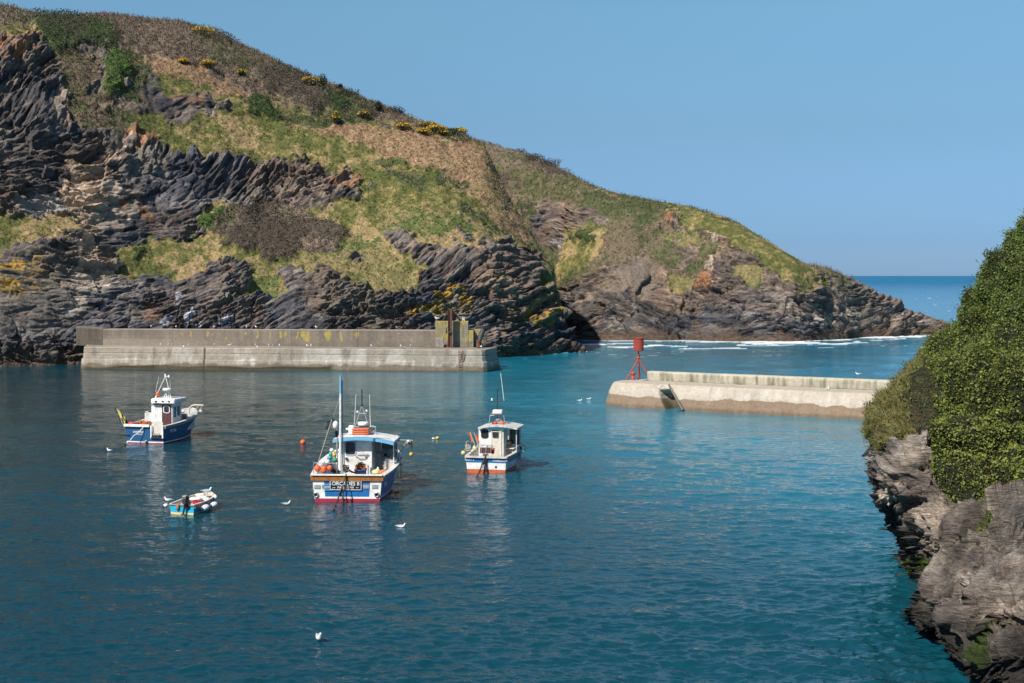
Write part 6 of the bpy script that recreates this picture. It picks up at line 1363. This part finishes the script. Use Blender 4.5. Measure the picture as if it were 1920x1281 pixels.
shrub(632,232,1.1,2.2,'tall narrow gorse bush with yellow top standing alone on the grass path','gorse',flowers=120,name='gorse_bush',seed=2)
for k,(px,py,w_,h_,fl,lb) in enumerate(((350,119,1.6,.9,120,'small round yellow gorse at the left end of the upper bushes'),(395,126,2.4,1.3,150,'wide yellow gorse on the upper slope between two smaller ones'),(455,140,2.0,1.0,70,'pale yellow gorse above the straw coloured grass'),(385,66,4.2,1.6,160,'broad gorse with orange yellow flowers near the skyline'),(585,158,3.2,1.4,120,'gorse on the skyline left of the dark wind bent shrub'),(600,165,2.2,1.2,80,'gorse just right of the other one on the skyline'),(757,243,2.6,1.2,130,'yellow gorse lowest in the row near the ridge'),(795,252,2.4,1.1,120,'flat yellow gorse left of the pair on the ridge'),(803,240,3.0,1.3,140,'left gorse of the pair on the ridge'),(820,247,3.4,1.3,170,'right gorse of the pair on the ridge'),(832,253,2.2,1.0,90,'small gorse below the pair on the ridge'),(861,253,2.8,1.4,150,'gorse at the right end of the row on the ridge'),(684,220,2.2,1.1,60,'dark gorse with few flowers in the middle of the ridge'))):
    shrub(px,py,w_,h_,lb,'gorse',flowers=int(fl*1.7),group=gg,name='gorse_bush',seed=10+k,n=380)
for k,(px,py,w_,h_,lb) in enumerate(((607,160,2.0,2.2,'dark wind bent shrub standing above the skyline'),(657,180,4.2,1.6,'wide rounded evergreen shrub on the skyline'),(712,205,1.2,1.5,'thin dark shrub on the ridge'),(745,212,3.4,1.3,'low brown shrub on the ridge right of the thin one'),(848,252,2.4,1.3,'dark evergreen shrub between the ridge gorse bushes'),(640,168,.9,1.1,'tiny dark shrub left of the wide rounded one'))):
    shrub(px,py,w_,h_,lb,'shrub',seed=40+k,n=420,col=((.035,.045,.02),(.05,.06,.03),(.07,.06,.04)))
for k,(px,py,w_,lb) in enumerate(((975,291,3,'small dark shrub at the top of the far headland'),(1000,299,5,'left half of the dark shrub row on the far headland crest'),(1030,310,6,'right half of the dark shrub row on the far headland crest'))):
    shrub(px,py,w_,1.7,lb,'shrub',X=EX,seed=60+k,n=500,col=((.05,.04,.035),(.07,.055,.05)))
# fence posts on the headland
for k,(px,y0_,y1_) in enumerate(((1257,399,394),(1274,405,398),(1292.5,405,400),(1321,404,395),(1330,404,396))):
    c = surf(EX, px, y0_); hgt = (y0_-y1_)/F*c[1]+.1; o = empty('fence_post', (float(c[0]),float(c[1]),float(c[2])), 'pale wooden post of the broken fence on the far headland', 'fence post', 'fence posts on the far headland')
    m = MB(); m.box((0,-.3,hgt/2),(.13,.13,hgt+.3)); m.build('post','wood_weathered',o); m = MB(); m.box((0,-.3,hgt+.16),(.16,.16,.04)); m.build('post_cap','cream',o)
